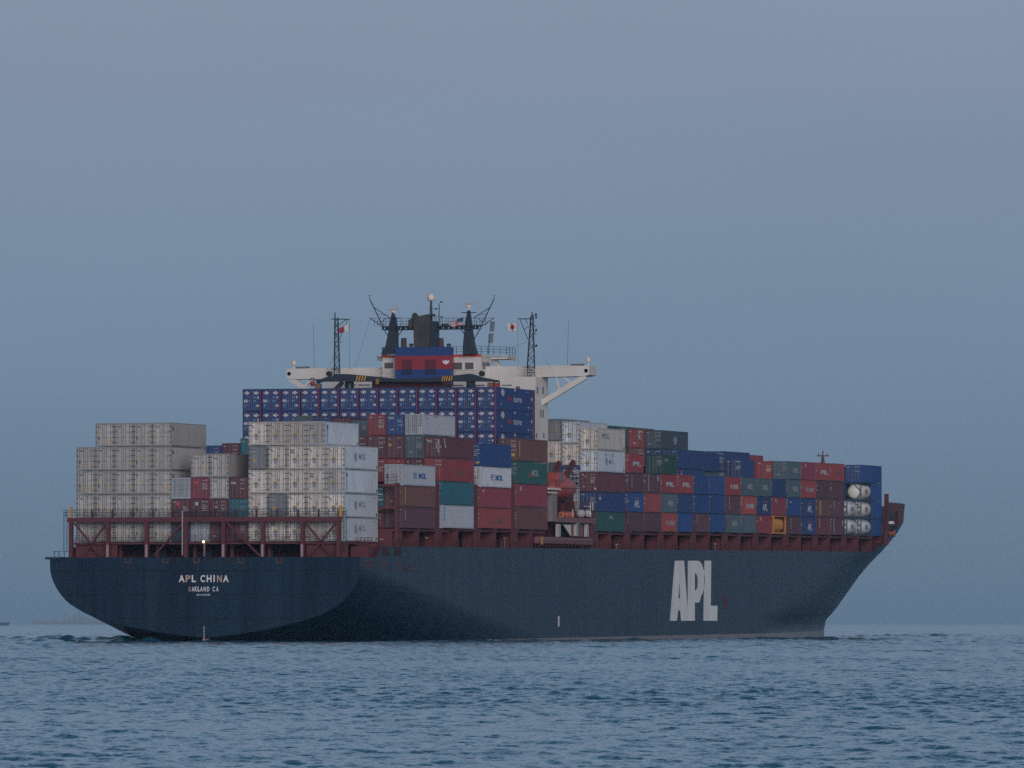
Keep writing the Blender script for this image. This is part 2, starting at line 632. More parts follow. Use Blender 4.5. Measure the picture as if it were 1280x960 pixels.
def taper_start(z):
    """start of the bow taper so that the outline touches the sight line seen in the photograph"""
    p, ys, target = powr(z), stem(z), yc(z)
    lo, hi = 140.0, ys - 10
    for _ in range(40):
        m_ = (lo + hi) / 2
        tau = np.linspace(0, 1, 200)
        Yv = m_ + tau * (ys - m_)
        bv = HB * (1 - tau ** p)
        if (bv / (0.2885 - 0.00068 * max(z, 0)) + Yv).max() < target:
            lo = m_
        else:
            hi = m_
    return (lo + hi) / 2

TAPER = [(z, taper_start(z)) for z in np.arange(-5, 22.01, 0.75)]

def half(y, z):
    y0, ys, p = lerp(TAPER, z), stem(z), powr(z)
    if y <= y0:
        return HB
    if y >= ys:
        return 0.0
    return HB * (1 - ((y - y0) / (ys - y0)) ** p)

NU, NS = 22, 16

def section_aft(y):
    pts = []
    xs = [HB * math.sin(math.pi / 2 * i / (NU - 1)) for i in range(NU)]
    for x in xs:
        z = transom_z(x) - (y - YT) * (0.128 + 0.125 * (1 - (x / HB) ** 2))
        pts.append((x, y, max(z, -4.0)))
    zk = pts[-1][2]
    top = sheer(y)
    for j in range(1, NS + 1):
        pts.append((HB, y, zk + (top - zk) * j / NS))
    return pts

def section_fwd(t):
    pts = []
    col = []
    for j in range(NS + 1):
        s = j / NS
        z = -4 + s * 17
        for _ in range(12):
            y = Y_MID + t * (stem(z) - Y_MID)
            z = -4 + s * (sheer(y) + 4)
        y = Y_MID + t * (stem(z) - Y_MID)
        col.append((max(half(y, z), 0.0), y, z))
    b0 = col[0]
    for i in range(NU):
        pts.append((b0[0] * i / (NU - 1), b0[1], b0[2]))
    return pts + col[1:]

ys_aft = [YT, 0.5, 2, 3.4, 4.6, 6.5, 8, 10, 13, 16, 20, 24, 28, 32, 36, 41, 46, 52, 58, 64, 70, 78, 88, 100, 112, 125, 138]
secs = [section_aft(y) for y in ys_aft] + [section_fwd(t) for t in [i / 40 for i in range(41)]]
hb = MB()
verts, faces = [], []
NP = NU + NS
for sgn in (1, -1):
    base = len(verts)
    for sc in secs:
        verts += [(sgn * x, y, z) for x, y, z in sc]
    for i in range(len(secs) - 1):
        for j in range(NP - 1):
            a_, b_, c_, d_ = base + i * NP + j, base + i * NP + j + 1, base + (i + 1) * NP + j + 1, base + (i + 1) * NP + j
            faces.append((a_, d_, c_, b_) if sgn > 0 else (a_, b_, c_, d_))
hb.v, hb.f, hb.m = verts, faces, [0] * len(faces)
# transom plate
tp = [p for p in secs[0]]
hb_t = MB()
for (x0, y0, z0), (x1, y1, z1) in zip(tp, tp[1:]):
    if abs(x1 - x0) < 1e-6:
        continue
    hb.face((x0, YT, z0), (x1, YT, z1), (x1, YT, 10.35), (x0, YT, 10.35))
    hb.face((-x1, YT, z1), (-x0, YT, z0), (-x0, YT, 10.35), (-x1, YT, 10.35))

def hull_material():
    m = bpy.data.materials.new('hull_paint')
    m.use_nodes = True
    t = m.node_tree
    b = t.nodes['Principled BSDF']
    b.inputs['Roughness'].default_value = 0.38
    b.inputs['Specular IOR Level'].default_value = 0.42
    geo = t.nodes.new('ShaderNodeNewGeometry')
    sp = t.nodes.new('ShaderNodeSeparateXYZ')
    t.links.new(geo.outputs['Position'], sp.inputs[0])
    # long vertical weather streaks
    mp = t.nodes.new('ShaderNodeMapping')
    mp.inputs['Scale'].default_value = (0.35, 0.35, 0.02)
    t.links.new(geo.outputs['Position'], mp.inputs['Vector'])
    n1 = t.nodes.new('ShaderNodeTexNoise')
    n1.inputs['Scale'].default_value = 1.0
    n1.inputs['Detail'].default_value = 6
    n1.inputs['Roughness'].default_value = 0.7
    t.links.new(mp.outputs[0], n1.inputs['Vector'])
    mx = t.nodes.new('ShaderNodeMix')
    mx.data_type = 'RGBA'
    mx.inputs[6].default_value = (0.0016, 0.0100, 0.0260, 1)
    mx.inputs[7].default_value = (0.0065, 0.0215, 0.0410, 1)
    rr = t.nodes.new('ShaderNodeMapRange')
    rr.inputs['From Min'].default_value = 0.40
    rr.inputs['From Max'].default_value = 0.62
    t.links.new(n1.outputs['Fac'], rr.inputs['Value'])
    t.links.new(rr.outputs[0], mx.inputs[0])
    # plate seams every 2.9 m up the side
    wv = t.nodes.new('ShaderNodeMath')
    wv.operation = 'PINGPONG'
    wv.inputs[1].default_value = 1.45
    t.links.new(sp.outputs['Z'], wv.inputs[0])
    lt = t.nodes.new('ShaderNodeMath')
    lt.operation = 'LESS_THAN'
    lt.inputs[1].default_value = 0.045
    t.links.new(wv.outputs[0], lt.inputs[0])
    wy = t.nodes.new('ShaderNodeMath')
    wy.operation = 'PINGPONG'
    wy.inputs[1].default_value = 7.5
    t.links.new(sp.outputs['Y'], wy.inputs[0])
    lty = t.nodes.new('ShaderNodeMath')
    lty.operation = 'LESS_THAN'
    lty.inputs[1].default_value = 0.10
    t.links.new(wy.outputs[0], lty.inputs[0])
    sm = t.nodes.new('ShaderNodeMath')
    sm.operation = 'MAXIMUM'
    t.links.new(lt.outputs[0], sm.inputs[0])
    t.links.new(lty.outputs[0], sm.inputs[1])
    ml = t.nodes.new('ShaderNodeMath')
    ml.operation = 'MULTIPLY'
    ml.inputs[1].default_value = 0.9
    t.links.new(sm.outputs[0], ml.inputs[0])
    mx2 = t.nodes.new('ShaderNodeMix')
    mx2.data_type = 'RGBA'
    mx2.inputs[7].default_value = (0.0012, 0.0022, 0.006, 1)
    t.links.new(ml.outputs[0], mx2.inputs[0])
    t.links.new(mx.outputs[2], mx2.inputs[6])
    mpr = t.nodes.new('ShaderNodeMapping')
    mpr.inputs['Scale'].default_value = (1.3, 1.3, 0.045)
    t.links.new(geo.outputs['Position'], mpr.inputs['Vector'])
    nr_ = t.nodes.new('ShaderNodeTexNoise')
    nr_.inputs['Scale'].default_value = 1.0
    nr_.inputs['Detail'].default_value = 5
    nr_.inputs['Roughness'].default_value = 0.75
    t.links.new(mpr.outputs[0], nr_.inputs['Vector'])
    rg = t.nodes.new('ShaderNodeMapRange')
    rg.inputs['From Min'].default_value = 0.60
    rg.inputs['From Max'].default_value = 0.72
    rg.inputs['To Max'].default_value = 0.75
    t.links.new(nr_.outputs['Fac'], rg.inputs['Value'])
    mxr = t.nodes.new('ShaderNodeMix')
    mxr.data_type = 'RGBA'
    mxr.inputs[7].default_value = (0.030, 0.030, 0.034, 1)
    t.links.new(rg.outputs[0], mxr.inputs[0])
    t.links.new(mx2.outputs[2], mxr.inputs[6])
    mx2 = mxr
    # boot topping: faded pink band, its edge climbing slowly towards the bow
    bl = t.nodes.new('ShaderNodeMath')
    bl.operation = 'MULTIPLY_ADD'
    bl.inputs[1].default_value = -0.0050
    t.links.new(sp.outputs['Y'], bl.inputs[0])
    t.links.new(sp.outputs['Z'], bl.inputs[2])
    cmp_ = t.nodes.new('ShaderNodeMath')
    cmp_.operation = 'LESS_THAN'
    cmp_.inputs[1].default_value = 0.04
    t.links.new(bl.outputs[0], cmp_.inputs[0])
    n3 = t.nodes.new('ShaderNodeTexNoise')
    n3.inputs['Scale'].default_value = 0.5
    n3.inputs['Detail'].default_value = 6
    t.links.new(geo.outputs['Position'], n3.inputs['Vector'])
    bt = t.nodes.new('ShaderNodeMix')
    bt.data_type = 'RGBA'
    bt.inputs[6].default_value = (0.20, 0.18, 0.19, 1)
    bt.inputs[7].default_value = (0.13, 0.095, 0.09, 1)
    t.links.new(n3.outputs['Fac'], bt.inputs[0])
    mx3 = t.nodes.new('ShaderNodeMix')
    mx3.data_type = 'RGBA'
    t.links.new(cmp_.outputs[0], mx3.inputs[0])
    t.links.new(mx2.outputs[2], mx3.inputs[6])
    t.links.new(bt.outputs[2], mx3.inputs[7])
    t.links.new(mx3.outputs[2], b.inputs['Base Color'])
    # slight plate buckling
    mpb = t.nodes.new('ShaderNodeMapping')
    mpb.inputs['Scale'].default_value = (0.5, 0.35, 0.35)
    t.links.new(geo.outputs['Position'], mpb.inputs['Vector'])
    nb = t.nodes.new('ShaderNodeTexNoise')
    nb.inputs['Scale'].default_value = 1.0
    t.links.new(mpb.outputs[0], nb.inputs['Vector'])
    bp = t.nodes.new('ShaderNodeBump')
    bp.inputs['Strength'].default_value = 0.25
    bp.inputs['Distance'].default_value = 0.12
    t.links.new(nb.outputs['Fac'], bp.inputs['Height'])
    t.links.new(bp.outputs[0], b.inputs['Normal'])
    return m

HULL = hull_material()
me = bpy.data.meshes.new('hull')
me.from_pydata(hb.v, [], hb.f)
me.materials.append(HULL)
bm = bmesh.new()
bm.from_mesh(me)
bmesh.ops.remove_doubles(bm, verts=bm.verts, dist=0.002)
bmesh.ops.recalc_face_normals(bm, faces=bm.faces)
for f in bm.faces:
    f.smooth = abs(f.normal.y + 1) > 0.02
for e in bm.edges:
    if len(e.link_faces) == 2 and (e.link_faces[0].smooth != e.link_faces[1].smooth):
        e.smooth = False
bm.to_mesh(me)
bm.free()
hull = link('hull', me, ship)

# main deck inside the hull
dk = MB()
prev = None
for y in [YT + 0.3, 4.6, 6.6] + list(np.arange(10, 282, 6.0)):
    z = sheer(y) - 0.35
    b_ = (HB if y < 140 else half(y, z)) - 0.12
    if b_ < 0.3:
        break
    if prev:
        py, pz, pb = prev
        dk.face((-pb, py, pz), (pb, py, pz), (b_, y, z), (-b_, y, z))
    prev = (y, z, b_)
dk.build('deck', RED_DARK, ship)

# big hull letters, each outlined from straight and curved strokes  (photo pixels of one 960 px crop -> hull side)
def hull_pt(px, py):
    x, y = 820 + px / 9.6, 690 + py / 9.6
    u, v = (x - 640) / FPX, (779.5 - y) / FPX
    dx, dy = u * CS + SN, -u * SN + CS
    t_ = (HB - CAM[0]) / dx
    return CAM[1] + dy * t_, CAM[2] + v * t_

def flat_glyph(name, outlines, parent, material, x0, thick=0.008):
    """outer outline followed by hole outlines, points (y, z) on the plane x = x0"""
    cu = bpy.data.curves.new(name, 'CURVE')
    cu.dimensions = '2D'
    cu.fill_mode = 'BOTH'
    cu.extrude = thick
    for pts in outlines:
        sp = cu.splines.new('POLY')
        sp.points.add(len(pts) - 1)
        for q, (y_, z_) in zip(sp.points, pts):
            q.co = (y_, z_, 0, 1)
        sp.use_cyclic_u = True
    o = bpy.data.objects.new(name, cu)
    COL.objects.link(o)
    dg = bpy.context.evaluated_depsgraph_get()
    m_ = bpy.data.meshes.new_from_object(o.evaluated_get(dg))
    bpy.data.objects.remove(o)
    m_.materials.clear()
    m_.materials.append(material)
    return link(name, m_, parent, (x0, 0, 0), SIDE)

def arc(cx, cy, rx, ry, a0, a1, n=10):
    return [(cx + rx * math.cos(R(a0 + (a1 - a0) * i / n)), cy + ry * math.sin(R(a0 + (a1 - a0) * i / n))) for i in range(n + 1)]

LA = [[(165, 825), (225, 105), (335, 105), (378, 700), (378, 825), (298, 825), (288, 700), (262, 700), (250, 825)], [(266, 555), (287, 555), (278, 360)]]
LP = [[(378, 825), (382, 105), (500, 105)] + arc(500, 330, 82, 225, -90, 60, 12) + [(520, 600), (505, 607), (464, 607), (464, 825)],
      [(464, 465)] + arc(470, 360, 30, 103, 80, -80, 8) + [(464, 258)]]
LL = [[(566, 825), (580, 105), (662, 105), (655, 645), (735, 645), (733, 825)]]
hl = MB()
for g in (LA, LP, LL):
    flat_glyph('hull_letter', [[hull_pt(*p) for p in ol] for ol in g], hull, LETTER, HB + 0.012)

def stern_text(word, px, py, w, h, m_=LETTER, bold=0.03):
    x, z = at(px, py, YT)
    lettering(word, m_, hull, (x, YT - 0.012, z), w, h, AFT, bold)

# stern name, letter by letter so that the stained ones can differ
for ch, px, wd in (('A', 227.3, .76), ('P', 235.2, .62), ('L', 242.4, .54), ('C', 253.6, .60), ('H', 261.6, .62), ('I', 267.8, .17), ('N', 274.4, .62), ('A', 282.4, .74)):
    stern_text(ch, px, 723.3, wd, .86, LETTER_RUST if (ch == 'P' or px == 274.4) else LETTER, 0.035)
for ch, px in zip('OAKLAND', (237.4, 241.4, 245.0, 248.7, 252.0, 256.1, 260.4)):
    stern_text(ch, px, 736.3, .31, .58, LETTER_RUST if ch == 'O' else LETTER, 0.03)
for ch, px in zip('CA', (267.4, 271.8)):
    stern_text(ch, px, 736.3, .31, .58, LETTER, 0.03)
stern_text('IMO 9074389', 254.5, 743.6, 1.75, .22, LETTER, 0.0)
# draught marks and the top of the rudder stock
for i in range(7):
    mk = MB()
    x, z = at(255.3, 784 + i * 2.6, YT)
    mk.box(x - .05, x + .05, YT - .02, YT - .004, z - .07, z + .07)
    mk.build('draught_mark', LETTER, hull)
rd = MB()
rd.prism([(-.45, -3), (.35, -3), (.35, .52), (-.45, .55)], -0.6, 6.0)
rd.build('rudder_head', mat('rudder_fouling', (0.30, 0.16, 0.13), 0.7, dirt=0.5), ship)
for y0, z0, z1, m_ in ((76.7, 1.9, 3.26, LETTER), (181.9, 2.5, 3.58, LETTER)):
    q = MB()
    b_ = half(y0, z0) + .02
    q.box(b_ - .03, b_ + .012, y0 - .25, y0 + .25, z0, z1)
    q.build('hull_mark', m_, hull)
q = MB()
q.box(HB - .05, HB + .02, 151.0, 152.7, 4.2, 6.1)
q.build('pilot_door', RED_DARK, hull)

# mooring openings along the transom and starboard quarter, inner shade painted as dark plates
def port_opening(px, py, w, h, framed=True, rnd=False):
    x, z = at(px, py, YT)
    g = MB()
    if rnd:
        g.lathe([(0.0, -.03), (w / 2, -.03), (w / 2, 0.05)], (x, YT, z), 'y', 16)
    else:
        g.box(x - w / 2, x + w / 2, YT - .03, YT + .05, z - h / 2, z + h / 2)
    o = g.build('mooring_port', HOLE_SHADE, hull)
    if framed:
        g = MB()
        for s in (-1, 1):
            g.box(x + s * (w / 2 + .05) - .06, x + s * (w / 2 + .05) + .06, YT - .10, YT + .02, z - h / 2 - .1, z + h / 2 + .02)
        g.box(x - w / 2 + .02, x + w / 2 - .02, YT - .10, YT + .02, z - h / 2 - .12, z - h / 2 + .02)
        g.build('frame', mat('worn_port_frame', (.085, .05, .05), .6, dirt=.5), o)

for px, fr, rn in ((160.3, 1, 0), (207.2, 1, 0), (222.5, 0, 1), (246.0, 1, 0), (263, 0, 1), (287.5, 0, 1), (301.5, 1, 0), (349, 1, 0)):
    port_opening(px, 700.2, .55 if not rn else .75, .55, fr, rn)
for y0, z0, w, h in ((6.7, 10.75, 2.6, 1.0), (11.3, 10.75, 2.6, 1.0)):
    g = MB()
    g.box(HB - .06, HB + .02, y0, y0 + w, z0 - .25, z0 + .85)
    g.build('side_opening', mat('painted_red_shade', (0.035, 0.012, 0.014), 0.8, dirt=0), hull)  # flat plate; the shade of the opening is put into its colour
for y0, y1, zz in ((6.6, 8.6, 8.95), (12.2, 18.6, 8.95), (-0.4, 4.2, 9.15)):
    g = MB()
    g.box(HB - .05, HB + .09, y0, y1, zz - .06, zz + .04)
    for k in range(3):
        yy = y0 + (y1 - y0) * (k + .5) / 3
        g.box(HB - .05, HB + .05, yy - .25, yy + .25, zz + .25, zz + .75)
    g.build('fairlead_sill', RED_STEEL, hull)
# small mooring platform at the port corner of the transom
g = MB()
x0, z0 = at(60, 698, YT)
g.box(-20.65, -18.7, YT - .35, YT + 3.0, 10.12, 10.42)
for x in (-20.5, -19.9, -19.2):
    g.beam((x + 1.0, YT - .2, 10.42), (x + 1.0, YT - .2, 11.15), .07)
g.beam((-19.6, YT - .2, 11.1), (-17.4, YT - .2, 11.1), .06)
g.build('mooring_platform', NAVY_MAST, ship)

# ------------------------------------------------------------------ stern lashing bridge over the mooring deck
YL = -0.55
g = MB()
XL = [at(px, 700, YL)[0] for px in (89, 135.5, 184, 233, 280, 329, 378.5, 423.5)]
zt0, zt1 = 14.66, 15.22
stern_frame = MB()
for x in XL:
    stern_frame.box(x - .21, x + .21, YL - .3, YL + .3, 10.3, zt0)
stern_frame.box(XL[0] - .35, XL[-1] + .3, YL - .34, YL + .34, zt0, zt1)
stern_frame.box(XL[0] + .3, XL[-1] - .3, YL + .31, YL + .6, 11.95, 12.12)
lb = stern_frame.build('lashing_bridge', RED_STEEL, ship)
g = MB()
for xa, za, xb, zb in ((XL[0] + .4, zt0 - .1, XL[1] - .9, 10.5), (XL[0] + 1.6, 10.5, XL[1] - .3, zt0 - .1), (XL[3] - .4, zt0 - .1, XL[2] + .9, 10.5),
                       (XL[4] + .4, zt0 - .1, XL[5] - .4, 10.5), (XL[6] + .3, zt0 - .1, XL[7] - .9, 10.5), (XL[6] + .9, 10.5, XL[7] - .3, zt0 - .1)):
    g = MB()
    g.beam((xa, YL, za), (xb, YL, zb), .26, .2)
    g.build('cross_brace', RED_STEEL, lb)
g = MB()
for x in (XL[1], XL[2], XL[4], XL[5], XL[6]):
    g.box(x - .16, x + .16, YL - .33, YL - .303, 10.4, 11.9)
g.build('worn_paint_sheath', mat('weathered_grey_pink', (0.30, 0.20, 0.20), .6, dirt=.4), lb)
g = MB()
g.box(XL[3] - .44, XL[3] - .30, YL - .42, YL - .35, 10.6, 16.0)
g.build('pale_pole', mat('pale_pole_paint', (.36, .29, .28), .6, dirt=.3), lb)
g = MB()
zr = 15.22
for k in range(60):
    x = XL[0] - .6 + (XL[-1] - XL[0] + 1.2) * k / 59
    if k % 2 == 0:
        g.beam((x, YL - .32, zr), (x, YL - .32, zr + .95), .05)
for dz in (.32, .64, .95):
    g.beam((XL[0] - .9, YL - .32, zr + dz), (XL[-1] + .8, YL - .32, zr + dz), .045)
    g.beam((XL[0] - .9, YL + .4, zr + dz), (XL[-1] + .8, YL + .4, zr + dz), .045)
for dz in (.35, .7, 1.0):
    g.beam((XL[0] + .4, YL + .45, 12.12 + dz), (XL[-1] - .4, YL + .45, 12.12 + dz), .04)
for k in range(40):
    x = XL[0] + .4 + (XL[-1] - XL[0] - .8) * k / 39
    g.beam((x, YL + .45, 12.12), (x, YL + .45, 13.12), .04)
g.build('railing', NAVY_MAST, lb)
g = MB()
for s in (-1, 1):
    xx = (XL[0] - .75) if s < 0 else (XL[-1] + .75)
    for dx in (-.22, .22):
        g.beam((xx + dx, YL, 11.2), (xx + dx, YL, 16.1), .05)
    for k in range(16):
        g.beam((xx - .22, YL, 11.3 + k * .3), (xx + .22, YL, 11.3 + k * .3), .04)
g.build('ladder', NAVY_MAST, lb)
g = MB()
for i, x in enumerate(np.linspace(XL[0] + .05, XL[-1] + .1, 14)):
    g = MB()
    g.box(x - .09, x + .09, YL - .1, YL + .1, zr, zr + (1.25 if i in (0, 13) else .9))
    g.build('lashing_post', RED_STEEL, lb)
for x in (XL[0] + .05, XL[-1] + .35):
    g = MB()
    g.box(x - .16, x + .16, YL - .36, YL - .12, zr, zr + 1.35)
    g.build('yellow_post_cap', YELLOW, lb)
# walls and dark mooring deck behind the frame
g = MB()
g.box(XL[0] + .3, XL[1] + .9, .2, .4, 10.2, 11.93)
g.box(XL[6] + .2, XL[7] + .9, .2, .4, 10.2, 11.93)
g.box(-19.2, 19.2, 13.4, 13.8, 10.0, 13.6)
g.build('mooring_deck_bulkhead', RED_STEEL, ship)
g = MB()
g.box(-17.6, 17.6, .3, 13.2, 11.93, 12.2)
for x in np.linspace(-17, 17, 8):
    g.box(x - .2, x + .2, 2, 2.4, 10.0, 11.93)
    g.box(x - .2, x + .2, 11, 11.4, 10.0, 11.93)
g.build('container_platform', RED_DARK, ship)
# winches on the mooring deck
for x in (-9, -3, 5, 11):
    g = MB()
    g.lathe([(.1, 0), (.7, 0), (.7, .12), (.4, .12), (.4, 1.3), (.7, 1.3), (.7, 1.42), (.1, 1.42)], (x, 4, 10.75), 'x', 16)
    g.box(x + 1.45, x + 2.2, 3.6, 4.5, 10.0, 11.2)
    g.build('mooring_winch', NAVY_MAST, ship)
# lit lamp under the stern platform
g = MB()
x, z = at(254.5, 677.3, YL - .5)
g.lathe([(0, -.16), (.13, -.1), (.16, 0), (.13, .1), (0, .16)], (x, YL - .5, z), 'z', 10)
g.build('stern_lamp', mat('lit_lamp', (1, .8, .5), .4, dirt=0, emit=((1.0, .62, .28), 4.0)), ship)
g = MB()
g.box(x - .05, x + .2, YL - .45, YL - .36, z - 1.8, z - .16)
g.box(x + .05, x + .16, YL - .36, YL, z - 1.0, z - .9)
g.build('lamp_bracket', PINK_STEEL, ship)
# red machinery on the starboard quarter step
g = MB()
g.box(17.3, 19.6, 3.4, 6.2, 10.2, 11.6)
g.box(16.5, 19.8, 5.6, 8.2, 11.6, 12.0)
g.beam((19.9, 5.2, 10.3), (19.9, 7.4, 12.4), .25)
for k in range(4):
    g.beam((18.2 + k * .45, 4.6, 11.6), (18.2 + k * .45, 4.6, 12.7), .07)
g.beam((17.2, 4.6, 12.7), (19.7, 4.6, 12.7), .07)
g.beam((17.2, 4.6, 12.35), (19.7, 4.6, 12.35), .06)
g.build('mooring_machinery', RED_STEEL, ship)

# ------------------------------------------------------------------ hatch coamings, pedestals, railings along the main deck
ZB = [(0, 12.26), (15.26, 14.03), (30, 14.19), (45, 14.33), (60, 14.37), (94, 14.49), (108, 14.62), (124, 14.75), (146, 14.90), (184, 15.05), (230, 15.28)]
zbase = lambda y: lerp(ZB, y)
g = MB()
spans = [(15.0, 73.2), (93.2, 230.0)]
for a0, a1 in spans:
    n = max(1, int((a1 - a0) / 15))
    for k in range(n):
        y0, y1 = a0 + (a1 - a0) * k / n + .5, a0 + (a1 - a0) * (k + 1) / n - .5
        z1 = zbase((y0 + y1) / 2) - .16
        g = MB()
        g.box(-13.5, 13.5, y0, y1, sheer(y0) - .3, z1 - .29)
        g.box(-19.7, 19.7, y0 + .3, y1 - .3, z1 - .29, z1 - .02)
        g.build('hatch_coaming', RED_DARK, ship)
BAY40 = [15.26, 30.3, 45.4, 60.4, 93.94, 108.6, 123.9, 139.0, 154.1, 169.2, 184.3, 199.4, 214.6]
ped = []
for y in BAY40:
    ped.append((y - 1.35, 1.7))
    ped.append((y + 5.6, 1.1))
for y, w in ped + [(229.3, 1.6)]:
    if 74 < y < 92:
        continue
    zt = zbase(y) - .2
    zs = sheer(y) - .3
    for s in (-1, 1):
        g = MB()
        hbx = (half(y + w, zs + .4) if y > 140 else HB) - .3
        xo = min(19.75, hbx)
        a0, a1 = sorted((s * xo, s * 17.9))
        g.box(a0, a1, y, y + w, zs, zt)
        a0, a1 = sorted((s * (xo + .08), s * 17.6))
        g.box(a0, a1, y - .25, y + w + .25, zt, zt + .16)
        for k in range(3):
            yy = y + w * (k + .5) / 3
            a0, a1 = sorted((s * xo, s * (xo + .05)))
            g.box(a0, a1, yy - .06, yy + .06, zs, zt)
        g.build('hatch_pedestal', RED_STEEL, ship)
g = MB()
last = None
for y in np.arange(6.8, 233, 1.55):
    z = sheer(y)
    x = min(HB, half(y, z) if y > 140 else HB) - .12
    for s in (-1, 1):
        g.beam((s * x, y, z - .3), (s * x, y, z + .95), .05)
    if last:
        for s in (-1, 1):
            for dz in (.35, .65, .95):
                g.beam((s * last[0], last[1], last[2] + dz), (s * x, y, z + dz), .035)
    last = (x, y, z)
g.build('deck_railing', RED_STEEL, ship)
rng = random.Random(3)
for y in (10.8, 27.9, 38.4, 52, 58.8, 91.5, 106.4, 139.4, 152, 160, 183, 205, 221):
    g = MB()
    z = sheer(y) + rng.uniform(.6, 1.6)
    g.box(18.5, 18.8, y, y + .32, z - .08, z + .10)
    g.beam((18.6, y + .16, sheer(y) - .3), (18.6, y + .16, z - .08), .05)
    g.build('deck_light', mat('pale_fitting', (.40, .31, .24), .4, dirt=0), ship)
# lashing bridges between the bays
for y in (15.26, 30.3, 45.4, 60.4, 93.94, 108.6, 123.9, 139.0, 154.1, 169.2, 184.3, 199.4, 214.6):
    f_ = MB()
    yy = y - 1.45
    z0 = sheer(y) - .2
    two = 1 if y > 74 else 2
    ztop = zbase(y) + (2.75 * two)
    for x in np.arange(-20, 20.1, 5.0):
        xx = max(-19.65, min(19.65, x))
        f_.box(xx - .22, xx + .22, yy - .3, yy + .35, z0, ztop)
    for k in range(two + 1):
        zz = zbase(y) + 2.75 * k - .1
        f_.box(-19.9, 19.9, yy - .42, yy + .47, zz - .32, zz - .02)
    for s in (-1, 1):
        for dz in (.4, .8, 1.1):
            f_.beam((s * 19.8, yy - .4, ztop + dz - .1), (s * 17.4, yy - .4, ztop + dz - .1), .05)
        f_.beam((s * 19.8, yy - .4, ztop - .1), (s * 19.8, yy - .4, ztop + 1.0), .06)
        f_.beam((s * 18.6, yy - .4, ztop - .1), (s * 18.6, yy - .4, ztop + 1.0), .06)
    f_.build('lashing_bridge', RED_STEEL, ship)

# ------------------------------------------------------------------ superstructure
YH0, YH1, XH = 84.0, 89.3, 14.6
g = MB()
g.box(-XH, XH, YH0, YH1, 11.5, 34.7)
house = g.build('superstructure', WHITE_PAINT, ship)
g = MB()
YW0, YW1 = 86.6, 89.9
for s in (-1, 1):
    g.prism([(s * XH, 34.72), (s * 20.4, 34.78), (s * 21.15, 34.95), (s * 21.15, 36.15), (s * XH, 36.25)], YW0, YW1)
g.box(-XH + .02, XH - .02, YW0, YW1, 34.72, 36.2)
wing = g.build('bridge_wing', WHITE_PAINT, house)
for s in (-1, 1):
    g = MB()
    g.beam((s * 20.6, YW0 + .4, 34.75), (s * 13.9, YW0 + .4, 31.0), .55, .7)
    g.beam((s * 17.6, YW0 + .4, 34.75), (s * 18.6, YW0 + .4, 33.9), .3)
    g.beam((s * 16.4, YW0 + .3, 35.4), (s * 17.0, YW0 + .3, 33.0), .22)
    g.build('wing_brace', WHITE_PAINT, house)
# wheelhouse with its forward overhang
XW = 6.85
g = MB()
g.box(-XW, XW, 84.5, 89.8, 34.72, 37.42)
g.prism([(-XW - .1, 37.42), (XW + .1, 37.42), (XW + .1, 37.72), (-XW - .1, 37.72)], 84.4, 92.4)
wheel = g.build('wheelhouse', WHITE_PAINT, house)
g = MB()
g.box(-9.1, 9.1, 88.6, 92.6, 37.22, 37.41)
for s in (-1, 1):
    g.box(s * 9.1 - .05, s * 9.1 + .05, 88.6, 92.6, 37.41, 37.78)
    g.beam((s * 8.9, 92.3, 37.2), (s * 8.9, 92.3, 35.4), .12)
    g.beam((s * 7.0, 90.2, 37.2), (s * 7.9, 90.2, 35.9), .35)
g.box(-9.1, 9.1, 92.5, 92.6, 37.41, 37.78)
g.build('bridge_overhang', WHITE_PAINT, wheel)
g = MB()
g.box(-XW - .13, XW + .13, 84.34, 84.395, 37.45, 37.74)
g.build('red_roof_stripe', mat('signal_red', (.55, .035, .025), .45, dirt=0), wheel)

def window(parent, x0, x1, y0, y1, z0, z1):
    q = MB()
    q.box(x0, x1, y0, y1, z0, z1)
    return q.build('window', GLASS, parent)

def px_window(parent, px0, py0, px1, py1, Y):
    (xa, za), (xb, zb) = at(px0, py0, Y), at(px1, py1, Y)
    w_ = window(parent, xa, xb, Y - .03, Y + .02, min(za, zb), max(za, zb))
    q = MB()
    lo, hi = min(za, zb), max(za, zb)
    for (a0, a1, b0, b1) in ((xa - .1, xb + .1, hi, hi + .09), (xa - .1, xb + .1, lo - .09, lo), (xa - .1, xa, lo, hi), (xb, xb + .1, lo, hi)):
        q.box(a0, a1, Y - .06, Y + .02, b0, b1)
    q.build('window_frame', WHITE_PAINT, parent)

for a0, b0, a1, b1 in ((567, 453.2, 577.7, 462), (581.5, 453.2, 592, 461.6), (480.5, 453.5, 491.5, 460.5)):
    px_window(wheel, a0, b0, a1, b1, 84.5)
for ya, yb in ((85.2, 86.3), (86.6, 88.2)):
    window(wheel, XW - .02, XW + .03, ya, yb, 35.75, 36.75)
for px0, px1, py0, py1 in ((671, 672.6, 483.5, 492.5), (678, 679.6, 483.5, 493), (675.4, 676.8, 512, 522), (678.2, 679.6, 512, 522), (669.7, 671.2, 541, 548), (679, 680.4, 541, 548)):
    q = []
    for px, py in ((px0, py0), (px1, py1)):
        u, v = (px - 640) / FPX, (779.5 - py) / FPX
        dx, dy = u * CS + SN, -u * SN + CS
        t_ = (XH - CAM[0]) / dx
        q.append((CAM[1] + dy * t_, CAM[2] + v * t_))
    if q[0][0] > YH0 + .05:
        window(house, XH - .02, XH + .03, q[0][0], q[1][0], q[1][1], q[0][1])
